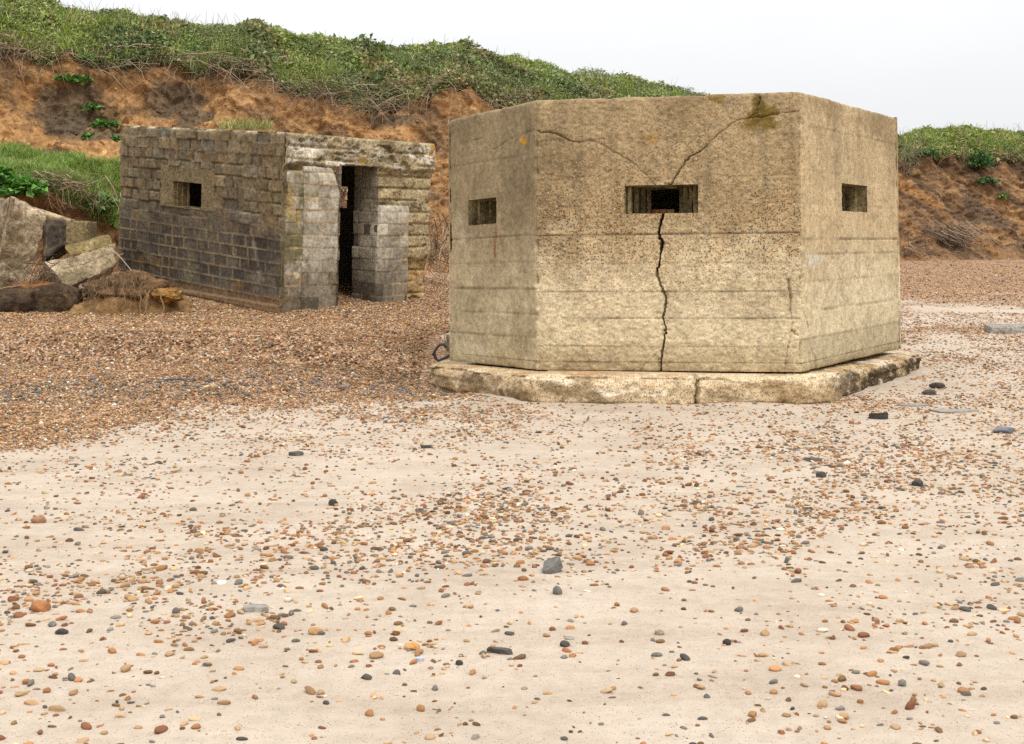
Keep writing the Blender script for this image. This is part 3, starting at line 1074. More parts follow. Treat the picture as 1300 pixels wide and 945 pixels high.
STEPS = [(.12, .06, .06, .004), (.12, .06, .06, .004), (.12, .06, .06, .004), (.12, .05, .05, .004)]
wallp = {}
for w, step, colf, aggf, lf, rt in (
        (WF, .0125, col_front, agg_front, bis(WF.n, WL.n), bis(WF.n, WR.n)),
        (WL, .0135, col_left, agg_left, None, bis(WF.n, WL.n)),
        (WR, .0150, col_right, agg_right, bis(WF.n, WR.n), None)):
    h = HOLE[w]
    idl = {WF: 1, WL: 0, WR: 2}[w]
    L = (lf, idl) if lf is not None else (-np.cross(w.n, V3(0, 0, 1)) * 0 + w.n, 7 + idl)
    Rr = (rt, idl + 1) if rt is not None else (w.n, 9 + idl)
    s, t = coords(0, w.W, step, h[:2]), coords(0, w.H, step * (.7 if w is WF else 1), h[2:])
    if w is WF:
        s = np.unique(np.concatenate([s, np.arange(WF.st(830, 350)[0], WF.st(849, 350)[0], .0035)]))
    wallp[w] = patch('wall', w, M_conc, PB, s, t, conc_disp(w, idl, 1.0 if w is WF else .5), colf, [h], .3, aggf, corner_shift(w, L, Rr))
    embrasure('gun_slit', w, M_rough, wallp[w], h, STEPS, slit_col)

# the three walls at the back, the roof and the floor inside
for (p, q, p1, q1) in ((D0, E0, D1, E1), (E0, F0, E1, F1), (F0, A0, F1, A1)):
    w = Wall(p, q, q1, p1)
    BOARDS[w], CR[w] = [(.5, .7), (.3, .8), (.2, .6), (.85, .4)], []
    patch('wall', w, M_conc, PB, coords(0, w.W, .08), coords(0, w.H, .08), conc_disp(w, 5, .3), conc_col(w, C_UP, C_LOW, .45, 4), [], .02, lambda S, T, P: np.full(S.shape, .4))
top = np.array([A1, B1, C1, D1, E1, F1]); bot = np.array([A0, B0, C0, D0, E0, F0])


def slab(name, ring, dz, mat, parent, col, amp=.01, up=True):
    m = MB()
    c = ring.mean(0)
    for i in range(len(ring)):
        a, b = ring[i], ring[(i + 1) % len(ring)]
        g = np.linspace(0, 1, 24)
        S, T = np.meshgrid(g, g)
        P = c + (S[..., None]) * ((a - c) * (1 - T[..., None]) + (b - c) * T[..., None])
        P = P + V3(0, 0, dz)
        P[..., 2] += amp * (fbm(P[..., 0] * 3, P[..., 1] * 3, 0, 4, 7) - .5) * (S < .97)
        cc = np.asarray(col) * (.7 + .6 * fbm(P[..., 0] * 2, P[..., 1] * 2, 0, 5, 8))[..., None]
        q = gridq(24, 24)
        m.add(P, q if up else q[:, ::-1], cc.reshape(-1, 3))
    return m.build(name, mat, parent)


slab('roof', ctr * 0 + top * .97 + (top.mean(0) * .03), -.006, M_rough, PB, lin(150, 134, 100), .03)
slab('floor', bot, .10, M_rough, PB, lin(90, 60, 40), .03)
# brick shelf seen through the middle slit
sa, ta = WF.st(823, 267.5); sb, tb = WF.st(852, 264)
m = MB()
for k in range(3):
    a, b = sa + (sb - sa) * k / 3 + .004, sa + (sb - sa) * (k + 1) / 3 - .004
    cor = [WF.pt(x, y, z) for z in (-.43, -.62) for (x, y) in ((a, ta - .06), (b, ta - .06), (b, ta + .03), (a, ta + .03))]
    m.add(cor, [[0, 1, 2, 3], [5, 4, 7, 6], [3, 2, 6, 7], [1, 5, 6, 2], [4, 0, 3, 7], [4, 5, 1, 0]], lin(176, 118, 76) if k < 2 else lin(176, 132, 96))
o = m.build('brick_sill', M_rough, PB, smooth=False)

# plinth: rounded, broken kerb swept round the foot
OUT = [un(539, 490, 16.35), un(547, 494, 15.95), un(640, 514, 14.35), un(668, 517, 13.9), un(760, 518, 13.78), un(900, 519, 13.72), un(1030, 519, 13.72), un(1056, 515, 13.95), un(1100, 500, 14.9), un(1150, 482, 15.95),
       un(1173, 470, 16.75)]
OUT = np.array(OUT)
OUT = np.vstack([OUT, V3(5.0, 17.5, OUT[-1][2]), V3(4.2, 19.6, OUT[-1][2] + .1), V3(.8, 19.4, OUT[-1][2] + .1), V3(-1.0, 17.3, OUT[0][2] + .05)])
OUT[:, 2] -= .03
ring_top_z = np.array([un(546, 464, 16.35)[2], un(553, 464, 15.95)[2], un(640, 474, 14.35)[2], un(668, 477, 13.9)[2], un(760, 478, 13.78)[2], un(900, 479, 13.72)[2], un(1030, 479, 13.72)[2], un(1056, 476, 13.95)[2],
                       un(1100, 466, 14.9)[2], un(1150, 454, 15.95)[2], un(1173, 448, 16.75)[2], 0, 0, 0, 0])
ring_top_z[11:] = ring_top_z[10]; ring_top_z[14] = ring_top_z[0]
cen = V3(2.0, 16.5, 0)
seglen = np.linalg.norm(np.diff(np.vstack([OUT, OUT[:1]])[:, :2], axis=0), axis=1)
cum = np.concatenate([[0], np.cumsum(seglen)])
sp = np.arange(0, cum[-1], .016)
loopi = np.vstack([OUT, OUT[:1]])
px_ = np.interp(sp, cum, loopi[:, 0]); py_ = np.interp(sp, cum, loopi[:, 1]); pzb = np.interp(sp, cum, loopi[:, 2])
pzt = np.interp(sp, cum, np.concatenate([ring_top_z, ring_top_z[:1]]))
kern = np.ones(15) / 15
per = lambda a: np.convolve(np.concatenate([a[-14:], a, a[:14]]), kern, 'same')[14:-14]
px_, py_ = per(px_), per(py_)
tx, ty = np.gradient(px_), np.gradient(py_)
tl = np.hypot(tx, ty)
nx, ny = ty / tl, -tx / tl          # outward
prof = np.concatenate([np.linspace(0, .45, 34), np.linspace(.45, 1, 32)[1:]])      # from under the ground, up the face, over the lip, to the wall
S, K = np.meshgrid(sp, prof)
hgt = (pzt - pzb)[None]
fz = np.clip(K / .45, 0, 1)
inn = np.clip((K - .45) / .55, 0, 1) * 1.1
lip = .05
zz = pzb[None] - .25 * (1 - fz) * 0 + hgt * fz
zz = np.where(K < .06, pzb[None] - .2 + K / .06 * .2 + hgt * fz, zz)
lipr = np.exp(-np.abs(fz - 1) * hgt / .05) * np.exp(-inn / .05)
X_ = px_[None] - nx[None] * (inn + .02 * 0)
Y_ = py_[None] - ny[None] * (inn)
n1 = fbm(X_ * 3.2, Y_ * 3.2, zz * 4, 5, 301) - .5
n2 = fbm(X_ * 14, Y_ * 14, zz * 14, 4, 302) - .5
brk = sm(.5, .72, fbm(X_ * 1.8, Y_ * 1.8, zz * 1.2, 4, 303))
n3 = fbm(X_ * 34, Y_ * 34, zz * 34, 3, 306) - .5 + .9 * (worley(X_ * 11, Y_ * 11, zz * 11, 3) - .5)
dd = .08 * n1 + .045 * n2 + .02 * n3 - .035 * lipr - .07 * lipr * sm(.45, .65, fbm(X_ * 5, Y_ * 5, 0, 4, 307)) - .06 * brk * (fz < 1) - .09 * sm(.28, .02, fz + .3 * n1)
# the lower face is undercut on the left, ledge line at two thirds
dd -= .03 * sm(.7, .55, fz) * sm(1.0, 3.0, py_[None] - 12.9)
ucr = proj(np.stack([px_, py_, pzb], -1))[0][None]
crk = np.abs(ucr - 884 - 4 * (fz - .5) - 3 * (vn(fz * 8, 1, 0, 3) - .5)) * (py_[None] < 15) + (py_[None] >= 15) * 99
dd -= .16 * np.clip(1.2 - crk / 2.6, 0, 1)
zz = zz - .03 * lipr + (.03 * n1 + .025 * n2 + .012 * n3) * (fz >= 1) * sm(.55, .3, inn) - .10 * np.clip(1.2 - crk / 2.6, 0, 1) * (fz >= 1) * (inn < .35)
X_ = X_ + nx[None] * dd; Y_ = Y_ + ny[None] * dd
P = np.stack([X_, Y_, zz], -1)
c = mix(lin(176, 152, 116), lin(206, 188, 156), sm(.35, .65, fbm(X_ * 2.5, Y_ * 2.5, zz * 5, 5, 310)))
c = mix(c, lin(222, 212, 192), sm(.55, .8, fbm(X_ * 2, Y_ * 2, zz * 9, 4, 311)) * .8)
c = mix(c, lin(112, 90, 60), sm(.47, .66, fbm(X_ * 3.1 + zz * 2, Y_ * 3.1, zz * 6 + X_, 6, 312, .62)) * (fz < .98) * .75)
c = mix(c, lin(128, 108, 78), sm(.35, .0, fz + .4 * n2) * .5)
u_, v_ = proj(P)
weed = sm(1030, 1090, ucr) * sm(.34, .50, fbm(X_ * 3.7 + zz * 3, Y_ * 3.7 - zz * 2, zz * 7 + X_ * 2, 6, 313, .65)) * sm(1.03, .85, fz + .5 * n2)
c = mix(c, lin(44, 36, 22), weed * .95)
weed2 = gauss(ucr, 640, 34) * sm(.4, .6, fbm(X_ * 6, Y_ * 6, zz * 6, 4, 314)) * sm(.7, .4, fz) * (py_[None] < 15.2)
c = mix(c, lin(92, 62, 24), weed2 * .9)
sandy = sm(.45, .6, fbm(X_ * 3, Y_ * 3, 0, 4, 315)) * (inn > .08)
c = mix(c, lin(166, 124, 84), sandy * .7 * sm(1000, 700, ucr))
q = gridq(len(prof), len(sp))
wrap = np.array([[i * len(sp) + len(sp) - 1, i * len(sp), (i + 1) * len(sp), (i + 1) * len(sp) + len(sp) - 1] for i in range(len(prof) - 1)])
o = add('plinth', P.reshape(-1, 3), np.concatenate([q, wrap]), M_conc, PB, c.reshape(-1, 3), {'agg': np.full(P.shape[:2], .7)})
# ---------------------------------------------------------------- the tilted block-built pillbox
hE0, hE1 = un(355, 412, 20.6), un(361, 168, 20.4)
hL0, hL1 = un(146, 366, 24.5), un(150, 159, 24.3)
hR0, hR1 = un(551, 402, 22.8), un(557, 183, 22.7)
hB0, hB1 = hL0 + hR0 - hE0, hL1 + hR1 - hE1
BP = thing('block_pillbox', (hE0 + hB0) / 2 * V3(1, 1, 0) + V3(0, 0, hE0[2]),
           'square pillbox of grey blocks with a doorway, tilting at the foot of the clay cliff', 'pillbox')
HL, HF, HBk, HR = Wall(hL0, hE0, hE1, hL1), Wall(hE0, hR0, hR1, hE1), Wall(hB0, hL0 * .95 + hB0 * .05, hL1 * .95 + hB1 * .05, hB1), Wall(hR0 * .95 + hB0 * .05, hB0, hB1, hR1 * .95 + hB1 * .05)


class Blocks:
    def __init__(self, W, H, n, bw, seed, mixw=(1.0, .5)):
        r = np.random.default_rng(seed)
        self.ch, self.n, self.seed = H / n, n, seed
        self.rows = []
        for k in range(n + 2):
            e, x = [], -r.uniform(0, bw)
            while x < W + bw:
                e.append(x)
                x += bw * r.choice(mixw, p=[.62, .38]) * r.uniform(.9, 1.1)
            e.append(x)
            self.rows.append(np.array(e))
        self.rj = r.normal(0, 1, (n + 2, 400, 3))

    def __call__(self, S, T):
        """distance to the nearest joint (vertical joints, bed joints) and random values of the block"""
        tw = T + .010 * (fbm(S * 1.2, T * 1.2, 0, 2, self.seed) - .5)
        k = np.clip(np.floor(tw / self.ch).astype(int), 0, self.n + 1)
        dv = np.minimum(tw - k * self.ch, (k + 1) * self.ch - tw)
        dh = np.zeros(S.shape); R = np.zeros(S.shape + (3,))
        for i in range(self.n + 2):
            m = k == i
            if not m.any(): continue
            e = self.rows[i]
            s = S[m] + .012 * (vn(T[m] * 9, i, 0, self.seed + 3) - .5)
            j = np.clip(np.searchsorted(e, s, 'right') - 1, 0, len(e) - 2)
            dh[m] = np.minimum(s - e[j], e[j + 1] - s)
            R[m] = self.rj[i, j]
        return np.maximum(dh, 0), np.maximum(dv, 0), R, k


bkL = Blocks(HL.W, HL.H, 16, HL.W / 13.5, 5, (1.0, .62))
hl = (HL.st(219, 247)[0], HL.st(255.5, 247)[0], HL.st(237, 264)[1], HL.st(237, 231.5)[1])
fr = (HL.st(203, 247)[0], HL.st(271, 247)[0], HL.st(237, 266)[1], HL.st(237, 212)[1])


def left_disp(S, T):
    P = HL.pt(S, T)
    dh, dv, R, k = bkL(S, T)
    h = T / HL.H
    up = sm(.42, .6, h + .15 * (fbm(S, T, 0, 3, 401) - .5))       # upper courses have lost their pointing
    jv, jb = sm(.036, .012, dh), sm(.024, .007, dv)
    d = -.028 * jv * up * sm(.4, .6, fbm(S * 2.5, T * 2.5, 0, 3, 402)) - .034 * jb * up * sm(.45, .65, fbm(S * 2, T * 3, 0, 3, 403))
    d += .008 * np.maximum(jv, jb) * (1 - up)
    d += .005 * R[..., 0] * up + .003 * R[..., 0]
    gone = (R[..., 1] > 1.15) & (up > .5)
    d -= .035 * gone * sm(0, .02, np.minimum(dh, dv))
    d += .035 * (fbm(P[..., 0] * 6, P[..., 1] * 6, P[..., 2] * 6, 4, 404) - .5) * (.5 + up)
    d += .012 * (fbm(P[..., 0] * 26, P[..., 1] * 26, P[..., 2] * 26, 3, 405) - .5)
    inside = (S > fr[0]) & (S < fr[1]) & (T > fr[2]) & (T < fr[3])
    d = np.where(inside, -.02, d)
    edge = np.exp(-S / .05) * (.3 + 1.6 * fbm(T * 4, 1, 0, 4, 406))
    d -= .08 * edge
    d -= .03 * np.exp(-(HL.H - T) / .03)
    # footing ledge at the bottom stands proud
    d += .05 * sm(.20, .17, T - .10 * S / HL.W) * (S > HL.W * .30)
    return d


def left_col(S, T, D, P):
    dh, dv, R, k = bkL(S, T)
    h = T / HL.H
    n = fbm(S * 1.1, T * 1.1, 0, 4, 411)
    up = sm(.36, .64, h + .3 * (n - .5))
    c = mix(lin(98, 87, 73), lin(130, 114, 88), up)
    c = c * np.exp(.21 * R[..., 0] * (1 - .3 * up) - .05)[..., None]
    c = c * (1 + .05 * R[..., 2:3] * np.array([1, 0, -1.2]))
    dark = sm(.5, .68, fbm(S * 1.6, T * 1.6, 0, 5, 412)) * (1 - .5 * up)
    c = mix(c, lin(66, 60, 54), dark * .6)
    joint = np.maximum(sm(.034, .014, dh) * .9, sm(.020, .008, dv))
    vis = sm(.35, .6, fbm(S * 1.8, T * 1.8, 0, 3, 413))
    c = mix(c, lin(148, 128, 98), joint * (1 - up) * (.2 + .5 * vis))
    c = mix(c, lin(70, 56, 40), np.maximum(sm(.036, .014, dh), sm(.022, .008, dv)) * up * (.25 + .75 * vis) * .6)
    c = c * (.72 + .56 * fbm(P[..., 0] * 9, P[..., 1] * 9, P[..., 2] * 9, 4, 414))[..., None]
    lich = sm(.64, .74, fbm(S * 2.3, T * 2.3, 0, 5, 415))
    c = mix(c, lin(138, 124, 84), lich * .3)
    c = mix(c, lin(170, 162, 146), sm(.66, .76, fbm(S * 3, T * 3, 0, 4, 416)) * .25)
    c = mix(c, lin(196, 182, 150), sm(.06, .015, HL.H - T) * sm(.4, .6, fbm(S * 5, 1, 0, 3, 418)) * .7)
    for (u, v, ru, rv) in ((276, 178, 3, 8), (335, 168, 6, 3), (195, 330, 10, 4), (300, 362, 9, 5), (180, 330, 5, 6), (255, 312, 4, 3)):
        c = splash(HL, c, S, T, u, v, ru, rv, lin(140, 110, 58), 420 + u, .5)
    # dried mud thrown over the footing
    mud = sm(.36, .22, T - .12 * S / HL.W + .1 * (fbm(S * 3, T * 3, 0, 3, 419) - .5))
    c = mix(c, lin(132, 104, 72), mud * .75)
    c = c * .88
    edge = np.exp(-S / .06)
    c = mix(c, lin(186, 160, 122), edge * .7)
    return c


o = patch('block_wall', HL, M_block, BP, coords(0, HL.W, .0165, fr[:2] + hl[:2]), coords(0, HL.H, .0135, fr[2:] + hl[2:]), left_disp, left_col, [fr], .06)
# rendered surround of the slit
sur = patch('loophole_surround', HL, M_rough, BP, coords(fr[0], fr[1], .02, hl[:2]), coords(fr[2], fr[3], .02, hl[2:]),
            lambda S, T: -.004 + .006 * (fbm(S * 9, T * 9, 0, 4, 430) - .5), lambda S, T, D, P: lin(128, 112, 82) * (.7 + .6 * fbm(S * 4, T * 4, 0, 5, 431))[..., None], [hl], .12)
embrasure('gun_slit', HL, M_rough, sur, hl, [(.07, .045, .005, .005), (.07, .05, .005, .005), (.075, .05, .005, .005)], lambda P, k: lin(142, 124, 90) * (.7 + .5 * fbm(P[:, 0] * 8, P[:, 1] * 8, P[:, 2] * 2, 3, 433))[:, None], .03)

# front: rough concrete core where the facing has fallen, with the doorway
sF = lambda u, v=300: HF.st(u, v)
dr0, dr1 = sF(432)[0], sF(478.5)[0]
dtop = HF.st(455, 211)[1]
bkF = Blocks(HF.W, HF.H, 15, .42, 9)


def core_disp(S, T):
    P = HF.pt(S, T)
    x, y, z = P[..., 0], P[..., 1], P[..., 2]
    dh, dv, R, k = bkF(S, T)
    h = T / HF.H
    d = -.11 + .09 * (fbm(x * 3, y * 3, z * 5, 5, 440) - .5)
    d += .035 * (fbm(x * 15, y * 15, z * 15, 4, 441) - .5)
    d -= .035 * sm(.03, .008, dv) * sm(.35, .6, fbm(S * 2, T * 4, 0, 3, 442))
    lint = sm(HF.st(455, 214)[1] - .02, HF.st(455, 214)[1] + .05, T + .10 * (fbm(S * 3, 2, 0, 4, 443) - .5))
    d += lint * .075
    low = sm(1.05, .85, T) * sm(2.45, 2.55, S)
    d -= .10 * low
    d -= .06 * sm(.62, .7, fbm(x * 4, y * 4, z * 8, 4, 444))
    d += .13 * np.exp(-S / .10)
    d -= .05 * np.exp(-(HF.W - S) / .05) * (.4 + fbm(T * 5, 3, 0, 4, 445) * 1.4)
    return d


def core_col(S, T, D, P):
    x, y, z = P[..., 0], P[..., 1], P[..., 2]
    h = T / HF.H
    c = mix(lin(150, 130, 94), lin(186, 170, 134), fbm(x * 2.5, y * 2.5, z * 4, 5, 450))
    lint = sm(HF.st(455, 216)[1] - .04, HF.st(455, 214)[1] + .06, T)
    c = mix(c, lin(166, 152, 122), lint * .7)
    lime = sm(.46, .62, fbm(x * 3.2, y * 3.2, z * 5, 5, 451)) * lint * sm(.02, .12, HF.H - T)
    c = mix(c, lin(212, 203, 186), lime * .7)
    c = mix(c, lin(124, 108, 78), sm(.56, .7, fbm(x * 5, y * 5, z * 7, 5, 452)) * .8)
    c = mix(c, lin(70, 60, 46), sm(.60, .72, fbm(x * 8, y * 8, z * 12, 4, 453)) * .7)
    cor = sm(.60, .40, S) * (1 - lint)
    c = mix(c, lin(118, 104, 70), cor * .8)
    c = mix(c, lin(92, 86, 44), cor * sm(.5, .65, fbm(S * 4, T * 2.5, 0, 4, 454)) * .8)
    c = mix(c, lin(186, 148, 96), sm(2.4, 2.6, S) * sm(1.1, .7, T) * .5)
    for (u, v, r) in ((553, 188, 5), (549, 195, 4), (463, 204, 6)):
        c = splash(HF, c, S, T, u, v, r, r, lin(162, 122, 34), 460 + u, .9)
    dh, dv, R, k = bkF(S, T)
    c = c * np.exp(.14 * R[..., 0])[..., None]
    return c


sc_ = coords(0, HF.W, .016, (dr0, dr1)); tc_ = coords(0, HF.H, .016, (dtop,))
patch('front_wall', HF, M_rough, BP, sc_, tc_, core_disp, core_col, [(dr0, dr1, -1, dtop)], .05)

grey_b = [lin(142, 133, 117), lin(170, 161, 143)]


def pier(name, s0, s1, t1, seed, parent, base=.0, tone=1.0, rnd=.05, corner=None, deep=.42, moss=0):
    bk = Blocks(4, HF.H, 15, .40, seed, (1.0, .55))
    def disp(S, T):
        dh, dv, R, k = bk(S, T)
        P = HF.pt(S, T)
        d = base + .004 * R[..., 0] - .006 * np.maximum(sm(.018, .005, dh), sm(.016, .005, dv)) * sm(.3, .6, fbm(S * 3, T * 3, 0, 3, seed))
        d += .02 * (fbm(P[..., 0] * 9, P[..., 1] * 9, P[..., 2] * 9, 4, seed + 1) - .5)
        for e in (S - s0, s1 - S):
            d -= rnd * np.exp(-e / .04) * (.4 + .9 * vn(T * 5, seed, 0, 2))
        d -= .06 * np.exp(-(t1 - T) / .03)
        return d
    def col(S, T, D, P):
        dh, dv, R, k = bk(S, T)
        n = fbm(P[..., 0] * 3, P[..., 1] * 3, P[..., 2] * 2, 5, seed + 5)
        c = mix(grey_b[0], grey_b[1], sm(.35, .65, n)) * np.exp(.17 * R[..., 0])[..., None] * tone
        low = sm(1.15, .5, T + .5 * (n - .5))
        c = mix(c, lin(104, 92, 76), low * .7)
        c = mix(c, lin(74, 66, 54), (R[..., 1] > .5) * low * .75)
        c = mix(c, lin(206, 198, 182), sm(.58, .7, fbm(S * 3, T * 4, 0, 5, seed + 6)) * .6 * (T > .7))
        c = mix(c, lin(128, 112, 72), sm(.58, .72, fbm(S * 4, T * 3, 0, 5, seed + 7)) * .6)
        if moss:
            c = mix(c, lin(96, 90, 52), sm(.40, .6, fbm(S * 5, T * 2.5, 0, 5, seed + 9)) * .75)
            c = mix(c, lin(166, 140, 84), sm(.55, .66, fbm(S * 6, T * 3, 0, 4, seed + 10)) * .7)
        j = np.maximum(sm(.016, .005, dh) * .7, sm(.014, .004, dv))
        c = mix(c, lin(176, 146, 100), j * sm(.4, .6, fbm(S * 2, T * 2, 0, 3, seed + 8)) * .75)
        c = mix(c, lin(80, 68, 52), j * sm(.6, .4, fbm(S * 2, T * 2, 0, 3, seed + 8)) * .5)
        return c
    def shift(S, T, P):
        o = np.zeros(P.shape)
        if corner:      # broken-off upper corner next to the door
            u = (HF.c[1] - HF.c[0]) / np.linalg.norm(HF.c[1] - HF.c[0])
            a = sm(t1 - .55, t1, T) ** 2 * .14 * (S - s0) / (s1 - s0)
            o -= u * a[..., None]
        return o
    return patch(name, HF, M_block, parent, coords(s0, s1, .015), coords(0, t1, .015), disp, col, [], deep, None, shift)


pier('block_pier', sF(386)[0], dr0, HF.st(410, 212)[1], 21, BP, corner=True)
pier('block_pier', dr1, sF(519)[0], HF.st(498, 261)[1], 22, BP, base=.03, tone=1.08)
# quoin where the long wall returns round the corner, and the wedge of blocks beside it
pier('block_pier', .03, sF(386)[0], HF.st(372, 216)[1], 23, BP, base=-.03, tone=.78, rnd=.01, deep=.05, moss=1)


# the jambs: blockwork going into the wall
def jamb(s, t1, seed, flip, depth=.62):
    a0, a1 = HF.pt(s, 0, .01), HF.pt(s, t1, .01)
    b0, b1 = HF.pt(s, 0, -depth), HF.pt(s, t1, -depth)
    w = Wall(b0, a0, a1, b1) if not flip else Wall(a0, b0, b1, a1)
    bk = Blocks(depth, HF.H, 15, .36, seed)
    def disp(S, T):
        dh, dv, R, k = bk(S, T)
        return .006 * R[..., 0] - .01 * np.maximum(sm(.016, .005, dh), sm(.014, .005, dv)) + .015 * (fbm(S * 8, T * 8, 0, 4, seed) - .5)
    def col(S, T, D, P):
        dh, dv, R, k = bk(S, T)
        c = mix(lin(118, 110, 96), lin(160, 150, 130), fbm(S * 3, T * 2, 0, 4, seed + 1)) * np.exp(.2 * R[..., 0])[..., None]
        c = mix(c, lin(72, 64, 54), sm(1.1, .5, T + .3 * R[..., 1]) * .75)
        return mix(c, lin(166, 136, 92), np.maximum(sm(.014, .004, dh), sm(.013, .004, dv)) * .45)
    return patch('door_jamb', w, M_block, BP, coords(0, depth, .016), coords(0, t1, .016), disp, col, [], 0)


jamb(dr1, dtop + .02, 31, False)
jamb(dr0 - .02, dtop + .02, 32, True, .45)
# underside of the lintel
a = [HF.pt(dr0 - .02, dtop, .0), HF.pt(dr1 + .02, dtop, .0), HF.pt(dr1 + .02, dtop, -.6), HF.pt(dr0 - .02, dtop, -.6)]
g = np.linspace(0, 1, 20); S, T = np.meshgrid(g, g)
P = (np.array(a[0]) * ((1 - S) * (1 - T))[..., None] + np.array(a[1]) * (S * (1 - T))[..., None] + np.array(a[2]) * (S * T)[..., None] + np.array(a[3]) * ((1 - S) * T)[..., None])
P[..., 2] += .05 * (fbm(P[..., 0] * 8, P[..., 1] * 8, 0, 4, 470) - .5)
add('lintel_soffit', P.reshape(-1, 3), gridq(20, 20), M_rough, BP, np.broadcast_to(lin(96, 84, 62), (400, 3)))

# back and right walls, roof; the hole in the back wall lets the clay behind show through the doorway
winb = (HR.st(441, 250)[0], HR.st(422, 250)[0], HR.st(436, 264)[1], HR.st(436, 237)[1])
winb = (min(winb[:2]), max(winb[:2]), min(winb[2:]), max(winb[2:]))
for w, hole, nm in ((HR, [winb], 'block_wall'), (HBk, [], 'block_wall')):
    bk = Blocks(w.W, w.H, 16, .5, 41)
    patch(nm, w, M_block, BP, coords(0, w.W, .05, winb[:2] if hole else ()), coords(0, w.H, .05, winb[2:] if hole else ()),
          lambda S, T: .05 * (fbm(S * 5, T * 5, 0, 4, 480) - .5), lambda S, T, D, P: mix(lin(120, 104, 78), lin(92, 82, 70), fbm(S * 2, T * 2, 0, 4, 481)), hole, .02)
slab('roof_slab', np.array([hE1, hR1, hB1, hL1]) * .97 + .03 * (hE1 + hR1 + hB1 + hL1) / 4, -.02, M_rough, BP, lin(140, 126, 96), .04)
slab('floor', np.array([hE0, hR0, hB0, hL0]) * .96 + .04 * (hE0 + hR0 + hB0 + hL0) / 4, .22, M_rough, BP, lin(70, 56, 44), .04)
# ---------------------------------------------------------------- broken concrete and earth at the left
def hexa(name, front, ext, mat, col, label=None, cat=None, amp=.05, fr_=2.5, res=.035, seed=0, parent=None, fine=.02, colargs=None):
    """a broken block: four front corners (TL, TR, BR, BL) and a vector to the back face; all faces share one noise field"""
    f = [np.asarray(p, float) for p in front]
    ext = np.asarray(ext, float)
    b = [p + (ext[i] if ext.ndim == 2 else ext) for i, p in enumerate(f)]
    faces = [(f[3], f[2], f[1], f[0]), (f[2], b[2], b[1], f[1]), (b[3], f[3], f[0], b[0]), (f[0], f[1], b[1], b[0]), (b[3], b[2], f[2], f[3]), (b[2], b[3], b[0], b[1])]
    m = MB()
    cen = (sum(f) + sum(b)) / 8
    for k, (p, q, r, s) in enumerate(faces):
        W = max(np.linalg.norm(q - p), np.linalg.norm(r - s)); H = max(np.linalg.norm(s - p), np.linalg.norm(r - q))
        ns, nt_ = max(3, int(W / res)), max(3, int(H / res))
        S, T = np.meshgrid(np.linspace(0, 1, ns), np.linspace(0, 1, nt_))
        P = p * ((1 - S) * (1 - T))[..., None] + q * (S * (1 - T))[..., None] + r * (S * T)[..., None] + s * ((1 - S) * T)[..., None]
        e = np.minimum(np.minimum(S, 1 - S) * W, np.minimum(T, 1 - T) * H)
        x, y, z = P[..., 0], P[..., 1], P[..., 2]
        c = col(P, k, S, T)
        dv = np.stack([fbm(x * fr_, y * fr_, z * fr_, 4, seed + i) - .5 for i in (0, 1, 2)], -1)
        df = np.stack([fbm(x * 14, y * 14, z * 14, 3, seed + i + 9) - .5 for i in (0, 1, 2)], -1)
        P = P + dv * amp * 2.4 + df * fine * 2.6
        if amp > .025:
            wr_ = worley(x * 6, y * 6, z * 6, seed) - .5
            P = P + (P - cen) / np.linalg.norm(P - cen, axis=-1)[..., None] * (-.06 * wr_ * (.3 + 1.4 * fbm(x * 2, y * 2, z * 2, 3, seed + 5)))[..., None]
        chip = np.exp(-e / .03)
        P = P + (cen - P) / np.linalg.norm(cen - P, axis=-1)[..., None] * (chip * (.015 + .05 * np.clip(fbm(x * 5, y * 5, z * 5, 3, seed + 20) - .45, 0, 1) * 2))[..., None]
        m.add(P.reshape(-1, 3), gridq(nt_, ns), c.reshape(-1, 3))
    o = m.build(name, mat, parent)
    return tag(o, label, cat) if label else o


def ccol(base, dark, pale, seed, f=3.0):
    def fn(P, k, S, T):
        x, y, z = P[..., 0], P[..., 1], P[..., 2]
        c = mix(base, dark, sm(.42, .66, fbm(x * f, y * f, z * f, 5, seed)))
        c = mix(c, pale, sm(.58, .75, fbm(x * f * .8, y * f * .8, z * f * 1.3, 5, seed + 1)) * .8)
        return c * (.75 + .5 * fbm(x * 11, y * 11, z * 11, 4, seed + 2))[..., None]
    return fn


def broken(P, k, S, T):
    c = ccol(lin(152, 135, 108), lin(116, 101, 77), lin(182, 164, 134), 501)(P, k, S, T)
    x, y, z = P[..., 0], P[..., 1], P[..., 2]
    if k == 0:
        c = mix(c, lin(104, 84, 58), sm(.42, .58, fbm(x * 4, y * 4, z * 4, 5, 503)) * .8)
        c = mix(c, lin(208, 188, 158), sm(.86, .96, T + .15 * (fbm(S * 6, T * 6, 0, 4, 504) - .5)) * .8)
    if k == 2:
        ln = np.exp(-((S - .45) / .025) ** 2) * .8 + np.exp(-((S - .83) / .02) ** 2) * .6
        c = mix(c, lin(60, 50, 40), np.clip(ln * 1.3, 0, 1))
    return c


Yr = 21.6
hexa('broken_wall_slab', [un(19, 250, Yr), un(62, 272, Yr), un(33, 372, Yr - .1), un(-14, 392, Yr - .2)], np.array([V3(-1.15, 1.9, .10)] * 2 + [V3(-1.2, 1.9, -.1)] * 2), M_rough, broken,
     'big thick slab of broken concrete leaning on edge at the far left of the photo', 'concrete slab', amp=.05, seed=510)


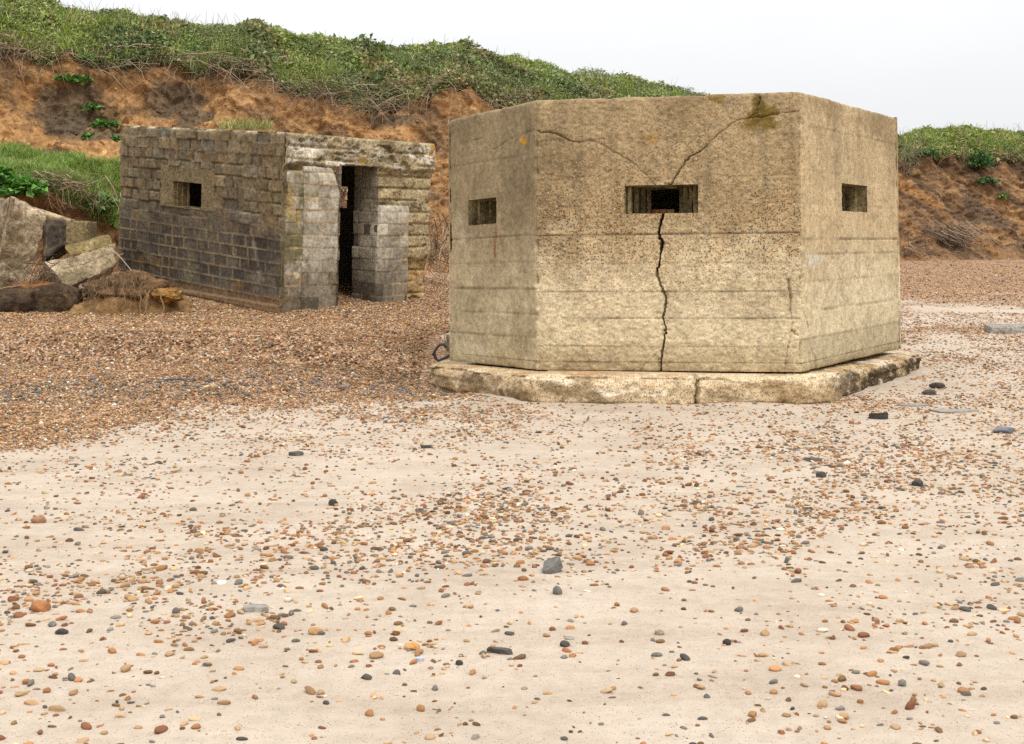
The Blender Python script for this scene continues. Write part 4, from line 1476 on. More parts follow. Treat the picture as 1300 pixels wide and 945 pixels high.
def blockface(P, k, S, T):
    c = ccol(lin(92, 82, 70), lin(66, 58, 50), lin(120, 108, 90), 521)(P, k, S, T)
    if k == 0:
        r = np.floor(T * 5)
        j = np.maximum(np.exp(-((T * 5 - np.round(T * 5)) / .06) ** 2), np.exp(-((S * 2 + .5 * (r % 2) - np.round(S * 2 + .5 * (r % 2))) / .05) ** 2))
        c = mix(c, lin(136, 118, 90), j * .6)
    return c


WC = thing('wall_fragment', un(85, 335, 23.0), 'grey block wall fragment with a smooth concrete end standing behind the leaning slab', 'wall fragment')
hexa('block_face', [un(57, 276, 22.9), un(83, 279, 23.0), un(83, 312, 23.0), un(52, 335, 22.8)], V3(-.1, .9, 0), M_block, blockface, seed=522, parent=WC, amp=.02, fine=.015)
hexa('concrete_end', [un(83, 280, 23.02), un(112.5, 280, 23.3), un(112.5, 312, 23.3), un(83, 316, 23.02)], V3(-.1, .8, 0), M_rough, ccol(lin(140, 124, 90), lin(124, 108, 78), lin(158, 142, 110), 525, 1.6), seed=526, parent=WC, amp=.008, fine=.006)
hexa('capping', [un(40, 262, 23.2), un(92, 279, 23.2), un(88, 283, 23.15), un(40, 272, 23.15)], V3(-.15, .7, 0), M_rough, ccol(lin(196, 172, 136), lin(150, 130, 100), lin(212, 192, 160), 527), seed=528, parent=WC, amp=.01, fine=.01)

hexa('concrete_beam', [un(82, 313, 22.6), un(141, 300, 23.0), un(143, 314, 22.9), un(87, 325, 22.5)], V3(-.25, .7, .05), M_rough, ccol(lin(150, 130, 86), lin(126, 108, 70), lin(172, 152, 110), 531), 'yellowish concrete beam lying behind the fallen pale slab', 'concrete beam', amp=.012, fine=.01, seed=532)


def fallen(P, k, S, T):
    c = ccol(lin(146, 129, 101), lin(120, 105, 79), lin(166, 148, 118), 541)(P, k, S, T)
    ln = np.exp(-((T - .60 - .02 * np.sin(S * 9)) / .018) ** 2)
    if k == 0: c = mix(c, lin(96, 80, 60), ln * .8)
    if k == 0: c = mix(c, lin(216, 196, 166), sm(.16, .04, S) * sm(.4, .8, T))
    return c


FS = hexa('fallen_slab', [un(58, 333, 21.7), un(147, 309, 22.5), un(148, 338, 22.2), un(82, 366, 21.3)], np.array([V3(-.25, .35, -.32)] * 4), M_rough, fallen,
          'pale flat concrete slab fallen at a slant against the corner of the block pillbox', 'concrete slab', amp=.03, fine=.012, seed=542)


def lump(name, c, r, mat, colf, label, cat, amp=.35, f=2.0, seed=0, parent=None, sub=5, power=1.0):
    V0, Q = ico(sub)
    n = fbm(V0[:, 0] * f + seed, V0[:, 1] * f, V0[:, 2] * f, 5, seed) - .5
    n2 = fbm(V0[:, 0] * f * 5, V0[:, 1] * f * 5, V0[:, 2] * f * 5 + seed, 4, seed + 1) - .5
    W = V0 * (1 + amp * 2 * n + amp * .5 * n2)[:, None]
    W = np.sign(W) * np.abs(W) ** power
    P = np.asarray(c) + W * np.asarray(r)
    cc = colf(P)
    o = add(name, P, Q, mat, parent, cc)
    return tag(o, label, cat) if label else o


def ecol(a, b, c3, seed, f=5):
    def fn(P):
        x, y, z = P[..., 0], P[..., 1], P[..., 2]
        c = mix(a, b, sm(.35, .65, fbm(x * f, y * f, z * f, 5, seed)))
        c = mix(c, c3, sm(.58, .72, fbm(x * f * 1.4, y * f * 1.4, z * f * 2.2, 5, seed + 1)) * .8)
        return c
    return fn


peatc = ecol(lin(88, 72, 56), lin(66, 54, 44), lin(120, 96, 68), 551)
lump('peat_lump', un(15, 389, 20.9), (.62, .5, .30), M_peat, peatc, 'rounded lump of dark peaty earth at the left edge of the photo', 'earth lump', seed=552, power=.8)
lump('peat_lump', un(72, 386, 20.9), (.36, .45, .31), M_peat, peatc, 'squarish lump of dark peaty earth below the fallen slab', 'earth lump', seed=553, power=.75, amp=.3)
lump('clay_heap', un(50, 374, 21.4), (.62, .5, .20), M_soil, ecol(lin(150, 104, 62), lin(120, 82, 50), lin(168, 124, 80), 554), 'low heap of orange clay between the slabs and the dark peat lumps', 'clay heap', seed=555)
gx_, gy_ = np.meshgrid(np.linspace(-1.15, 1.25, 150), np.linspace(-.75, .7, 90))
c_ = un(168, 400, 20.95)
Xm, Ym = c_[0] + gx_, c_[1] + gy_
edge_ = fbm(Xm * 2.2, Ym * 2.2, 0, 4, 556) - .5
rr_ = np.sqrt((gx_ / 1.12) ** 2 + (gy_ / .62) ** 2) + .5 * edge_
hh_ = .36 * sm(1.0, .72, rr_) * (.62 + .5 * sm(-.9, -.2, gx_) * sm(1.2, .1, gx_)) + .10 * (fbm(Xm * 5, Ym * 5, 0, 4, 557) - .5) + .04 * (fbm(Xm * 17, Ym * 17, 0, 3, 558) - .5)
Zm = zg(Xm, Ym) + hh_ - .12
Pm = np.stack([Xm, Ym - .10 * sm(.5, .9, rr_) * (fbm(Xm * 6, Zm * 6, 0, 3, 559) - .3), Zm], -1)
cm_ = ecol(lin(150, 120, 82), lin(128, 100, 68), lin(168, 138, 98), 556, 4)(Pm)
tag(add('earth_bench', Pm.reshape(-1, 3), gridq(90, 150), M_soil, cols=cm_.reshape(-1, 3)), 'low bench of firm yellow-brown earth under the root clump', 'earth bench')
lump('pale_stone', un(110, 366, 21.0), (.13, .12, .085), M_rough, lambda P: ccol(lin(150, 140, 124), lin(120, 112, 98), lin(178, 166, 148), 558)(P, 0, 0, 0), 'small pale grey lump of stone in front of the fallen slab', 'stone', seed=559, amp=.2)
lump('clay_clod', un(212, 375, 20.6), (.23, .22, .125), M_soil, ecol(lin(150, 112, 64), lin(110, 84, 52), lin(176, 144, 96), 560, 9), 'small yellowish clod of clay beside the root clump', 'clay clod', seed=561, amp=.4)

RB = thing('root_clump', un(158, 395, 20.7), 'brown clump of earth bound with trailing roots against the block pillbox wall', 'root clump')
lump('earth', un(163, 374, 20.95), (.62, .5, .33), M_peat, ecol(lin(132, 104, 74), lin(104, 80, 58), lin(154, 124, 90), 565, 9), None, None, seed=566, parent=RB, amp=.5, f=2.6)
m = MB()
r = np.random.default_rng(5)
c0 = un(162, 372, 20.85)
for i in range(230):
    a = r.uniform(0, 6.28); rr = r.uniform(.1, .6)
    p = c0 + V3(math.cos(a) * rr * 1.0, -abs(math.sin(a)) * rr * .85, .30 - rr * .22 + r.normal(0, .05))
    L = r.uniform(.12, .45)
    dr = V3(r.normal(0, .5), -abs(r.normal(.3, .3)), -.5); dr /= np.linalg.norm(dr)
    pts = [p + dr * L * t + V3(r.normal(0, .018), -.02 * t, -.22 * t * t * L / .4 + r.normal(0, .01)) for t in np.linspace(0, 1, 6)]
    m.tube(pts, r.uniform(.002, .006), .0015, 4, lin(*r.choice([(112, 90, 66), (86, 68, 50), (136, 114, 86), (100, 80, 58)])))
for (x0, x1) in ((184, 186), (190, 183), (205, 206), (178, 178)):
    P0 = un(x0, 368, 20.35); P1 = un(x1, 400, 20.35)
    m.tube([P0 + (P1 - P0) * t + V3(r.normal(0, .02), 0, 0) for t in np.linspace(0, 1, 7)], .012, .008, 5, lin(150, 122, 88))
m.build('roots', M_twig, RB)


def twigs(name, c, spread, n, L, rad, cols, label, cat, seed, dirv=(1, 0, -.4), jit=.5, kind=None):
    r = np.random.default_rng(seed)
    m = MB()
    for i in range(n):
        p = np.asarray(c) + r.normal(0, 1, 3) * np.asarray(spread)
        d = np.asarray(dirv) + r.normal(0, jit, 3); d /= np.linalg.norm(d)
        l = L * r.uniform(.4, 1.2)
        bend = r.normal(0, .25, 3)
        pts = [p + d * l * (t - .5) + bend * l * (t - .5) ** 2 for t in np.linspace(0, 1, 6)]
        m.tube(pts, rad * r.uniform(.5, 1.3), rad * .4, 4, np.array(cols[r.integers(len(cols))]) * r.uniform(.7, 1.2))
    o = m.build(name, M_twig)
    return tag(o, label, cat, None, kind)


DRY = [lin(150, 128, 104), lin(112, 92, 72), lin(176, 156, 132), lin(90, 74, 60)]
twigs('tangled_twigs', un(44, 352, 21.2), (.16, .12, .22), 70, .6, .007, DRY[1:4], 'tangle of dark dry twigs in the gap between the leaning slab and the fallen slab', 'twigs', 571, (.3, 0, 1), .8)
m = MB()
m.tube([un(139, 315, 21.2), un(150, 324, 20.9), un(158, 333, 20.75), un(167, 344, 20.6)], .009, .006, 6, lin(160, 146, 126))
m.tube([un(150, 324, 20.9), un(157, 322, 21.0)], .008, .004, 5, lin(170, 152, 130))
tag(m.build('dead_branch', M_twig), 'thin bleached branch leaning on the block pillbox corner above the root clump', 'branch')

# scrap by the left end of the concrete pillbox
m = MB()
Yt = 16.55
pts = [(549, 452), (553, 444), (558, 438), (563, 437), (567, 442)]
m.tube([un(u, v, Yt) for u, v in pts], .017, .017, 8, lin(34, 32, 32))
m.tube([un(u, v, Yt - .05) for u, v in [(551, 448), (553, 455), (556, 458), (562, 456), (568, 453), (573, 450)]], .019, .019, 8, lin(34, 32, 32))
tag(m.build('rubber_hose', plain('black_rubber', (.02, .02, .02), .5)), 'loop of black hose lying on the shingle at the left end of the plinth', 'hose')
g = np.linspace(0, 1, 26); S, T = np.meshgrid(g, g)
tl_, tr_, br_, bl_ = un(559, 427, 16.75), un(575, 420, 16.95), un(576, 447, 16.85), un(569, 452, 16.6)
P = tl_ * ((1 - S) * (1 - T))[..., None] + tr_ * (S * (1 - T))[..., None] + br_ * (S * T)[..., None] + bl_ * ((1 - S) * T)[..., None]
fold = .05 * np.sin(S * 9 + T * 3) + .06 * (fbm(S * 4, T * 4, 0, 3, 581) - .5)
P = P + V3(.3, -1, .2) * fold[..., None]
P2 = P + V3(.02, .05, 0)
V_ = np.concatenate([P.reshape(-1, 3), P2.reshape(-1, 3)])
i = np.arange(26 * 26).reshape(26, 26)
rim = np.concatenate([i[0, :-1], i[:-1, -1], i[-1, :0:-1], i[:0:-1, 0]])
q = np.concatenate([gridq(26, 26), gridq(26, 26, 676)[:, ::-1], np.stack([rim, rim + 676, np.roll(rim, -1) + 676, np.roll(rim, -1)], -1)])
cc = mix(lin(206, 194, 178), lin(150, 132, 112), sm(.45, .7, fbm(S * 5, T * 5, 0, 4, 582))).reshape(-1, 3)
tag(add('plastic_sheet', V_, q, M_stone, cols=np.concatenate([cc, cc])), 'crumpled dirty white plastic sheet caught behind the left end of the pillbox', 'plastic sheet')

# half-buried concrete slab at the right edge
p = ground_at(np.array([1254, 1340]), np.array([424, 425]))
Yb = p[0][1]
hexa('concrete_block', [un(1256, 415.5, Yb), un(1345, 414, Yb), un(1345, 428, Yb), un(1256, 427, Yb)], V3(.1, .55, .02), M_rough, ccol(lin(150, 144, 134), lin(120, 114, 104), lin(190, 182, 168), 591), 'long low grey concrete block half buried in the sand at the right edge', 'concrete block', amp=.02, fine=.01, seed=592)
# ---------------------------------------------------------------- the clay cliff
ST = [  # u; foot v,Y; top of bare clay v,Y; crest v,Y
    (-500, 345, 25.0, 40, 29.0, -60, 31.0), (-120, 345, 25.8, 55, 30.0, 4, 32.5), (0, 346, 26.2, 60, 30.6, 14, 33.2), (150, 346, 26.8, 74, 31.6, 26, 34.4), (300, 346, 27.5, 98, 32.8, 46, 36),
    (450, 345, 28.2, 122, 33.8, 68, 37.5), (570, 345, 29.2, 114, 34.8, 72, 39), (640, 343, 30.5, 122, 36.2, 84, 40.5), (750, 341, 32.5, 138, 38.6, 104, 43),
    (900, 338, 36.5, 158, 42.6, 131, 47), (1000, 333, 40, 178, 46, 152, 50), (1145, 328, 44, 200, 49.5, 179, 53), (1220, 326.5, 45, 194, 50.3, 168, 55),
    (1300, 326, 46, 198, 51.3, 174, 56), (1450, 325, 47, 196, 52.5, 172, 57), (1900, 324, 50, 196, 56, 172, 61)]
ST = np.array(ST, float)
su = np.concatenate([np.linspace(-480, -40, 90), np.linspace(-40, 700, 560)[1:], np.linspace(700, 1100, 130)[1:], np.linspace(1100, 1340, 190)[1:], np.linspace(1340, 1880, 90)[1:]])
def stn(k):
    # smooth through the stations
    a = np.interp(su, ST[:, 0], ST[:, k])
    return a
foot = np.array([un(u, v, y) for u, v, y in zip(su, stn(1), stn(2))])
topc = np.array([un(u, v, y) for u, v, y in zip(su, stn(3), stn(4))])
cres = np.array([un(u, v, y) for u, v, y in zip(su, stn(5), stn(6))])
# the clay's upper edge wanders, with bites taken out of it
wand = (fbm(su * .016, 1.3, 0, 4, 601) - .5)
topc[:, 2] += .9 * wand; topc[:, 1] += .8 * (fbm(su * .02, 7.3, 0, 3, 602) - .5)
for (uc, w, dz) in ((470, 30, -.25), (600, 34, .42), (250, 25, .0), (100, 40, .1)):
    topc[:, 2] += dz * gauss(su, uc, w)
foot[:, 2] = zg(foot[:, 0], foot[:, 1]) - .12
na, nb, nc = 230, 56, 26
rows = []
for t in np.linspace(0, 1, na):
    yf = 1 - (1 - t) ** 1.45
    P = foot.copy()
    P[:, 0] += (topc[:, 0] - foot[:, 0]) * yf; P[:, 1] += (topc[:, 1] - foot[:, 1]) * yf
    P[:, 2] += (topc[:, 2] - foot[:, 2]) * t
    # slumped shelf with grass at the left, another behind the pillbox
    bulge = 1.5 * gauss(t, .40, .14) * sm(175, 130, su) + .5 * gauss(t, .3, .18) * gauss(su, 430, 90)
    P[:, 1] -= bulge
    rows.append(P)
for t in np.linspace(0, 1, nb + 1)[1:]:
    P = topc + (cres - topc) * t
    P[:, 2] += .25 * math.sin(t * math.pi)
    rows.append(P)
for t in np.linspace(0, 1, nc + 1)[1:]:
    P = cres + V3(0, 40 * t ** 1.6, 0) + np.stack([40 * t ** 1.6 * cres[:, 0] / cres[:, 1] * .3, np.zeros(len(su)), -.8 * t * np.ones(len(su))], -1)
    rows.append(P)
G = np.array(rows)
bare = np.concatenate([np.ones(na), np.zeros(nb + nc)])[:, None]
tt = np.concatenate([np.linspace(0, 1, na), np.ones(nb + nc)])[:, None] * np.ones(len(su))
x, y, z = G[..., 0], G[..., 1], G[..., 2]
env = np.minimum(sm(0, .12, tt), 1) * (.35 + .65 * (bare > .5)) * (1 - .45 * sm(.9, 1, tt))
d = .95 * (fbm(x * .55, y * .4, z * .5, 4, 611) - .5)
d += .50 * (np.abs(fbm(x * 1.1, y * .8, z * .45, 4, 612) - .5) * 2 - .3)
d += .30 * (fbm(x * 2.6, y * 2.6, z * 2.2, 4, 613) - .5)
d += .09 * (fbm(x * 5, y * 5, z * 6, 3, 614) - .5)
d -= .26 * (worley(x * 1.7 + .5 * d, y * 1.7, z * 2.2, 31) - .5)
d -= .12 * (worley(x * 4.3, y * 4.3, z * 5, 32) - .5) * sm(.35, .65, fbm(x * .8, y * .8, z * .8, 3, 33))
d += .16 * (1 - np.abs(fbm(x * 1.9, y * 1.9, z * 3.2, 4, 617) - .5) * 6).clip(0)
steps = np.abs(((z + .5 * fbm(x * .8, y * .8, 0, 3, 615)) * 1.6) % 1 - .5)
d += .12 * (steps - .25)
# runnels slanting down on the right-hand cliff
run = fbm((x + z * 1.1) * 1.5, y * .3, 0, 4, 616) - .5
d += .75 * run * sm(8, 12, x)
# a scooped hollow and dark niche here and there
for (u, v, Y, r, a) in ((75, 130, 29.3, .9, .35), (190, 118, 30.6, .8, .3), (620, 95, 35.5, .9, .5), (1262, 195, 50.8, .45, .5), (310, 85, 32.4, .5, .4)):
    c = un(u, v, Y)
    d -= a * np.exp(-(((x - c[0]) / r) ** 2 + ((z - c[2]) / (r * .8)) ** 2))
d *= env
G = G + d[..., None] * V3(.05, -.82, .45)
x, y, z = G[..., 0], G[..., 1], G[..., 2]
# colours of the clay: orange, brown, grey seams
n1 = fbm(x * .5, y * .5, z * .9, 5, 621); n2 = fbm(x * 1.4, y * 1.4, z * 1.8, 5, 622); n3 = fbm(x * 5, y * 5, z * 5, 4, 623)
cl = mix(lin(156, 119, 80), lin(130, 100, 70), sm(.4, .62, n1))
cl = mix(cl, lin(172, 136, 94), sm(.5, .7, n2) * .8)
rt = sm(7, 12, x)
cl = mix(cl, mix(lin(116, 92, 70), lin(140, 110, 80), sm(.4, .65, n2)), rt * .85)
cl = mix(cl, lin(150, 112, 72), rt * sm(.50, .62, fbm((x + z * 1.1) * 1.2, y * .3, z * .25, 5, 618)) * .8)
cl = mix(cl, lin(82, 66, 52), rt * sm(.52, .64, fbm((x + z * 1.1) * 1.6 + 9, y * .3, z * .25, 5, 619)) * .8)
cl = mix(cl, lin(92, 76, 62), sm(.55, .68, fbm(x * .9 + 4, y * .9, z * 1.5, 5, 624)) * (.55 + .3 * rt))
for (u, v, Y, rx, rz) in ((72, 132, 29.6, .85, .75), (205, 118, 30.8, .75, .55), (60, 150, 29.3, .5, .4), (100, 165, 29.2, .8, .25), (225, 140, 30.2, .6, .3), (500, 148, 32.8, .9, .25)):
    c = un(u, v, Y)
    q = np.hypot((x - c[0]) / rx, (z - c[2]) / rz) + .9 * (n2 - .5) + .5 * (n3 - .5)
    cl = mix(cl, lin(92, 80, 66), sm(1.1, .6, q) * .85)
low = sm(.30, .10, tt + .2 * (n1 - .5)) * sm(-5, -8, x)
cl = mix(cl, lin(92, 66, 46), low * .75)
topsoil = sm(.93, 1.0, tt + .05 * (n2 - .5))
cl = mix(cl, lin(74, 56, 42), topsoil * .75)
veg = (1 - bare) * np.ones(x.shape)
cl = mix(cl, lin(70, 66, 36), veg)
cl = cl * (.90 + .38 * n3)[..., None]
o = add('cliff', G.reshape(-1, 3), gridq(G.shape[0], G.shape[1]), M_soil, cols=cl.reshape(-1, 3), origin=(0, 0, 0))
tag(o, kind='structure')
NR, NCc = G.shape[:2]


def surf(r, c):
    """a place on the cliff by fractional grid row and column"""
    r = np.clip(r, 0, NR - 1.001); c = np.clip(c, 0, NCc - 1.001)
    i, j = r.astype(int), c.astype(int)
    a, b = (r - i)[..., None], (c - j)[..., None]
    return G[i, j] * (1 - a) * (1 - b) + G[i + 1, j] * a * (1 - b) + G[i, j + 1] * (1 - a) * b + G[i + 1, j + 1] * a * b


def cliff_at(u, v):
    pu, pv = proj(G[:na + nb])
    k = np.argmin((pu - u) ** 2 + (pv - v) ** 2 + 0 * pu)
    return G[:na + nb].reshape(-1, 3)[k]


# ---------------------------------------------------------------- leaves, blades, stems as arrays
def leaves(P, L, W, cols, up=.35, droop=.0, face=None):
    """bent leaf: 6 points, 4 triangles folded along the middle -> quads"""
    n = len(P)
    d = rng.normal(0, 1, (n, 3)); d[:, 2] = d[:, 2] * .6 - droop
    if face is not None: d = d + face
    d /= np.linalg.norm(d, axis=1)[:, None]
    nrm = rng.normal(0, 1, (n, 3)) * .75 + V3(0, -.25, up + .5)
    nrm -= (nrm * d).sum(1)[:, None] * d
    nrm /= np.linalg.norm(nrm, axis=1)[:, None] + 1e-9
    s = np.cross(d, nrm)
    L, W = L[:, None], W[:, None]
    mid = P + d * L * .5 - nrm * L * .06
    tip = P + d * L - nrm * L * .22
    a, b = mid + s * W * .5 + nrm * W * .18, mid - s * W * .5 + nrm * W * .18
    V = np.stack([P, a, tip, b, mid], 1).reshape(-1, 3)
    i = np.arange(n) * 5
    Q = np.concatenate([np.stack([i, i + 1, i + 4], -1), np.stack([i + 1, i + 2, i + 4], -1), np.stack([i + 2, i + 3, i + 4], -1), np.stack([i + 3, i, i + 4], -1)])
    return V, Q, np.repeat(cols[:, None], 5, 1).reshape(-1, 3)


def blades(P, L, W, cols, lean=.45, bend=.3, dirv=None):
    n = len(P)
    d = rng.normal(0, lean, (n, 3)); d[:, 2] = 1
    if dirv is not None: d = d + dirv
    d /= np.linalg.norm(d, axis=1)[:, None]
    a = rng.uniform(0, 6.28, n)
    s = np.stack([np.cos(a), np.sin(a), np.zeros(n)], -1) * W[:, None] * .5
    b = rng.normal(0, bend, (n, 3)); b[:, 2] = -np.abs(b[:, 2])
    mid = P + d * L[:, None] * .55 + b * L[:, None] * .15
    tip = P + d * L[:, None] + b * L[:, None] * .55
    V = np.stack([P - s, P + s, mid + s * .75, mid - s * .75, tip], 1).reshape(-1, 3)
    i = np.arange(n) * 5
    Q4 = np.stack([i, i + 1, i + 2, i + 3], -1); Q3_ = np.stack([i + 3, i + 2, i + 4], -1)
    return V, [Q4, Q3_], np.repeat(cols[:, None], 5, 1).reshape(-1, 3)


def gcol(n, pal, p, j=.22):
    k = rng.choice(len(pal), n, p=np.array(p) / sum(p))
    return np.array(pal)[k] * np.exp(rng.normal(0, j, (n, 1))) * np.exp(rng.normal(0, .06, (n, 3)))


GREEN = [lin(116, 132, 76), lin(138, 152, 90), lin(90, 108, 60), lin(164, 170, 116), lin(142, 130, 96)]

# the bramble scrub along the cliff top
nL = 380000
colf = rng.random(nL) * (NCc - 1)
# more leaves where the photo looks
wgt = np.where((su[colf.astype(int)] > -60) & (su[colf.astype(int)] < 1360), 1, .3)
keep = rng.random(nL) < wgt
colf = colf[keep]
rowf = na - 1 + (rng.random(len(colf)) ** .85) * (nb + 10) - 5
P = surf(rowf, colf)
uu = su[colf.astype(int)]
bush = fbm(P[:, 0] * .75, P[:, 1] * .75, 0, 4, 701)
bush2 = fbm(P[:, 0] * 2.2, P[:, 1] * 2.2, 0, 3, 702)
rel = (rowf - na) / nb
H = np.clip(.07 + .24 * sm(.34, .70, bush) + .48 * (bush2 - .42), .05, .46) * (1 + .25 * sm(.60, .72, fbm(P[:, 0] * 1.4, P[:, 1] * 1.4, 0, 3, 753))) * sm(-.12, .12, rel) * (.75 + .3 * sm(.3, .9, rel))
H *= np.where(P[:, 0] > 11, .6 + .5 * gauss(P[:, 0], 17.2, 1.3), 1)
# thin places: grassier patches
thin = sm(.36, .30, bush) * .75
hh = H * rng.random(len(P)) ** .45
ok = rng.random(len(P)) > thin
over = np.exp(-np.abs(rel) / .06)          # hangs over the edge
P = P + np.stack([rng.normal(0, .06, len(P)), -.25 * over * rng.random(len(P)), hh - .30 * over * rng.random(len(P))], -1)
P, hh, H, rel, bush2, bush = P[ok], hh[ok], H[ok], rel[ok], bush2[ok], bush[ok]
tone = fbm(P[:, 0] * 1.1, P[:, 1] * 1.1, P[:, 2] * 1.1, 4, 703)
C = gcol(len(P), GREEN, [.32, .26, .2, .13, .09], .28)
sp1 = fbm(P[:, 0] * .55, P[:, 1] * .55, 0, 3, 751); sp2 = fbm(P[:, 0] * .8, P[:, 1] * .8, 0, 3, 752)
C = mix(C, C * np.array([1.30, 1.22, .95]), sm(.52, .60, sp1))            # fresh yellow-green weeds
C = mix(C, C * np.array([.95, .92, 1.05]) * .9, sm(.46, .38, sp1))          # duller bramble
deadp = sm(.57, .64, sp2) * .8
C = C * .86 + .14 * C.mean(1)[:, None]
C = np.where((rng.random(len(P)) < deadp * .65)[:, None], lin(140, 122, 94) * np.exp(rng.normal(0, .2, (len(P), 1))), C)
C = mix(C, np.broadcast_to(lin(136, 152, 84), C.shape), sm(.52, .68, tone) * .45)
C = mix(C, np.broadcast_to(lin(66, 90, 40), C.shape), sm(.48, .34, tone) * .5)
L = np.clip(np.exp(rng.normal(math.log(.068), .32, len(P))), .035, .15) * np.where(P[:, 0] > 9, 1.25, 1) * (.75 + .6 * sm(.42, .58, sp2))
V_, Q_, c_ = leaves(P, L, L * rng.uniform(.5, .8, len(P)), C)
o = add('bramble_scrub', V_, Q_, M_leaf, cols=c_, origin=(0, 0, 0), smooth=False)
tag(o, 'dense green bramble and weed scrub growing all along the top of the cliff', 'scrub', kind='stuff')
print('leaves', len(P))

# upright shoots standing out of the scrub against the sky
# grass along the cliff top
nG = 42000
colf = rng.random(nG) * (NCc - 1)
rowf = na - 3 + rng.random(nG) ** 1.2 * (nb + 6)
P = surf(rowf, colf)
ga = fbm(P[:, 0] * .6, P[:, 1] * .6, 0, 3, 711)
rt = P[:, 0] > 12
ok = rng.random(nG) < np.where(rt, .12 + .6 * sm(.42, .58, ga), sm(.45, .62, ga) * .7 + .08)
P, rt, rowf = P[ok], rt[ok], rowf[ok]
C = gcol(len(P), [lin(128, 148, 62), lin(150, 160, 76), lin(104, 124, 54), lin(176, 162, 116)], [.4, .3, .2, .1])
L = rng.uniform(.15, .45, len(P)) * np.where(rt, 1.2, 1)
V_, Q_, c_ = blades(P, L, rng.uniform(.012, .026, len(P)) * np.where(rt, 1.3, 1), C)
o = add('cliff_top_grass', V_, Q_, M_leaf, cols=c_, origin=(0, 0, 0), smooth=False)
tag(o, 'tall pale green grass growing through the scrub on the cliff top', 'grass', kind='stuff')

# dry stems: arching out of the scrub and hanging over the edge
m = MB()
nS = 2300
for i in range(nS):
    cc = rng.random() * (NCc - 1)
    u = su[int(cc)]
    if not (-80 < u < 720 or 1120 < u < 1360): continue
    base = surf(np.array([na - 1 + rng.uniform(-13, 7)]), np.array([cc]))[0] + V3(0, -.2, rng.uniform(-.1, .22))
    heavy = .3 + .7 * max(float(gauss(u, 430, 110)), .9 * float(gauss(u, 20, 60)), .7 * float(gauss(u, 640, 70)), .6 * float(gauss(u, 1280, 40)), .5 * float(gauss(u, 270, 60)))
    if rng.random() > heavy: continue
    L = rng.uniform(.3, 1.15)
    dx, rk = rng.normal(0, 1.0), rng.uniform(.3, 1.3)
    pts = [base + V3(dx * L * t, -L * (.55 * t + .12 * math.sin(3 * t)), L * (.10 * t - .85 * t * t * rk)) + np.cumsum(rng.normal(0, .035, 3)) * t for t in np.linspace(0, 1, 7)]
    m.tube(pts, rng.uniform(.004, .010), .003, 3, DRY[rng.integers(4)] * rng.uniform(.8, 1.25))
for i in range(900):       # bare stems standing up in the scrub
    cc = rng.random() * (NCc - 1)
    base = surf(np.array([na + rng.uniform(0, nb)]), np.array([cc]))[0]
    L = rng.uniform(.3, .75)
    dx, dy = rng.normal(0, .3, 2)
    pts = [base + V3(dx * t * L, dy * t * L, L * t - .2 * L * t * t) for t in np.linspace(0, 1, 5)]
    m.tube(pts, .008, .003, 3, DRY[rng.integers(3)])
o = m.build('dry_stems', M_twig, origin=(0, 0, 0))
tag(o, 'tangle of dry brown stems and roots hanging over the edge of the cliff', 'dry stems', kind='stuff')

# crumbs of clay lying on the slope
nC = 9000
colf = rng.random(nC) * (NCc - 1); rowf = rng.random(nC) ** 1.5 * na * .95
P = surf(rowf, colf)
D = np.clip(np.exp(rng.normal(math.log(.035), .6, nC)), .015, .2)
C = cl[rowf.astype(int), colf.astype(int)] * np.exp(rng.normal(0.05, .15, (nC, 1)))
V_, q_, c_ = place_stones(sh1, Q1, P, D / 2, rng.uniform(0, 6.28, nC), rng.normal(0, .4, nC), rng.uniform(1, 1.5, nC), rng.uniform(.5, .9, nC), C)
o = add('clay_crumbs', V_, q_, M_soil, cols=c_, origin=(0, 0, 0), smooth=False)
tag(o, 'crumbs and clods of fallen clay strewn over the cliff face', 'clay crumbs', kind='stuff')


# grass on the slumped shelf at the left
def patch_blades(name, test, n, L0, L1, w, pal, p, label, cat, kind='stuff', lean=.5, rows_=(0, na)):
    r_ = rows_[0] + rng.random(n) * (rows_[1] - rows_[0]); c_ = rng.random(n) * (NCc - 1)
    P = surf(r_, c_)
    u, v = proj(P)
    ok = test(u, v, P)
    P = P[ok]
    C = gcol(len(P), pal, p)
    V_, Q_, cc = blades(P, rng.uniform(L0, L1, len(P)), rng.uniform(w * .6, w * 1.3, len(P)), C, lean, dirv=V3(0, -.3, 0))
    o = add(name, V_, Q_, M_leaf, cols=cc, origin=(0, 0, 0), smooth=False)
    print(name, len(P))
    return tag(o, label, cat, kind=kind)


SHG = [lin(136, 160, 86), lin(158, 176, 106), lin(112, 136, 70), lin(178, 168, 122)]
def shelf(u, v, P):
    a = (fbm(P[:, 0] * 1.3, P[:, 2] * 1.3, P[:, 1], 3, 721) - .5)
    lo = np.interp(u, [-400, 0, 60, 100, 150, 170], [225, 232, 236, 262, 292, 300]) + 30 * a
    hi = np.interp(u, [-400, 0, 60, 110, 150, 170], [190, 194, 196, 206, 206, 215]) + 20 * a
    return (u < 172) & (v < lo) & (v > hi) & (rng.random(len(u)) < .9)
patch_blades('shelf_grass', shelf, 1000000, .08, .30, .017, SHG, [.4, .3, .2, .1], 'thick green grass on the slumped shelf left of the block pillbox', 'grass', rows_=(30, 175))
twigs('dry_litter', cliff_at(60, 236) + V3(0, -.35, .1), (.55, .15, .10), 130, .55, .007, DRY, 'brown dead stems lying in a mat between the shelf grass and the leafy plant', 'dead stems', 731, (1, -.2, -.15), .5, kind='stuff')
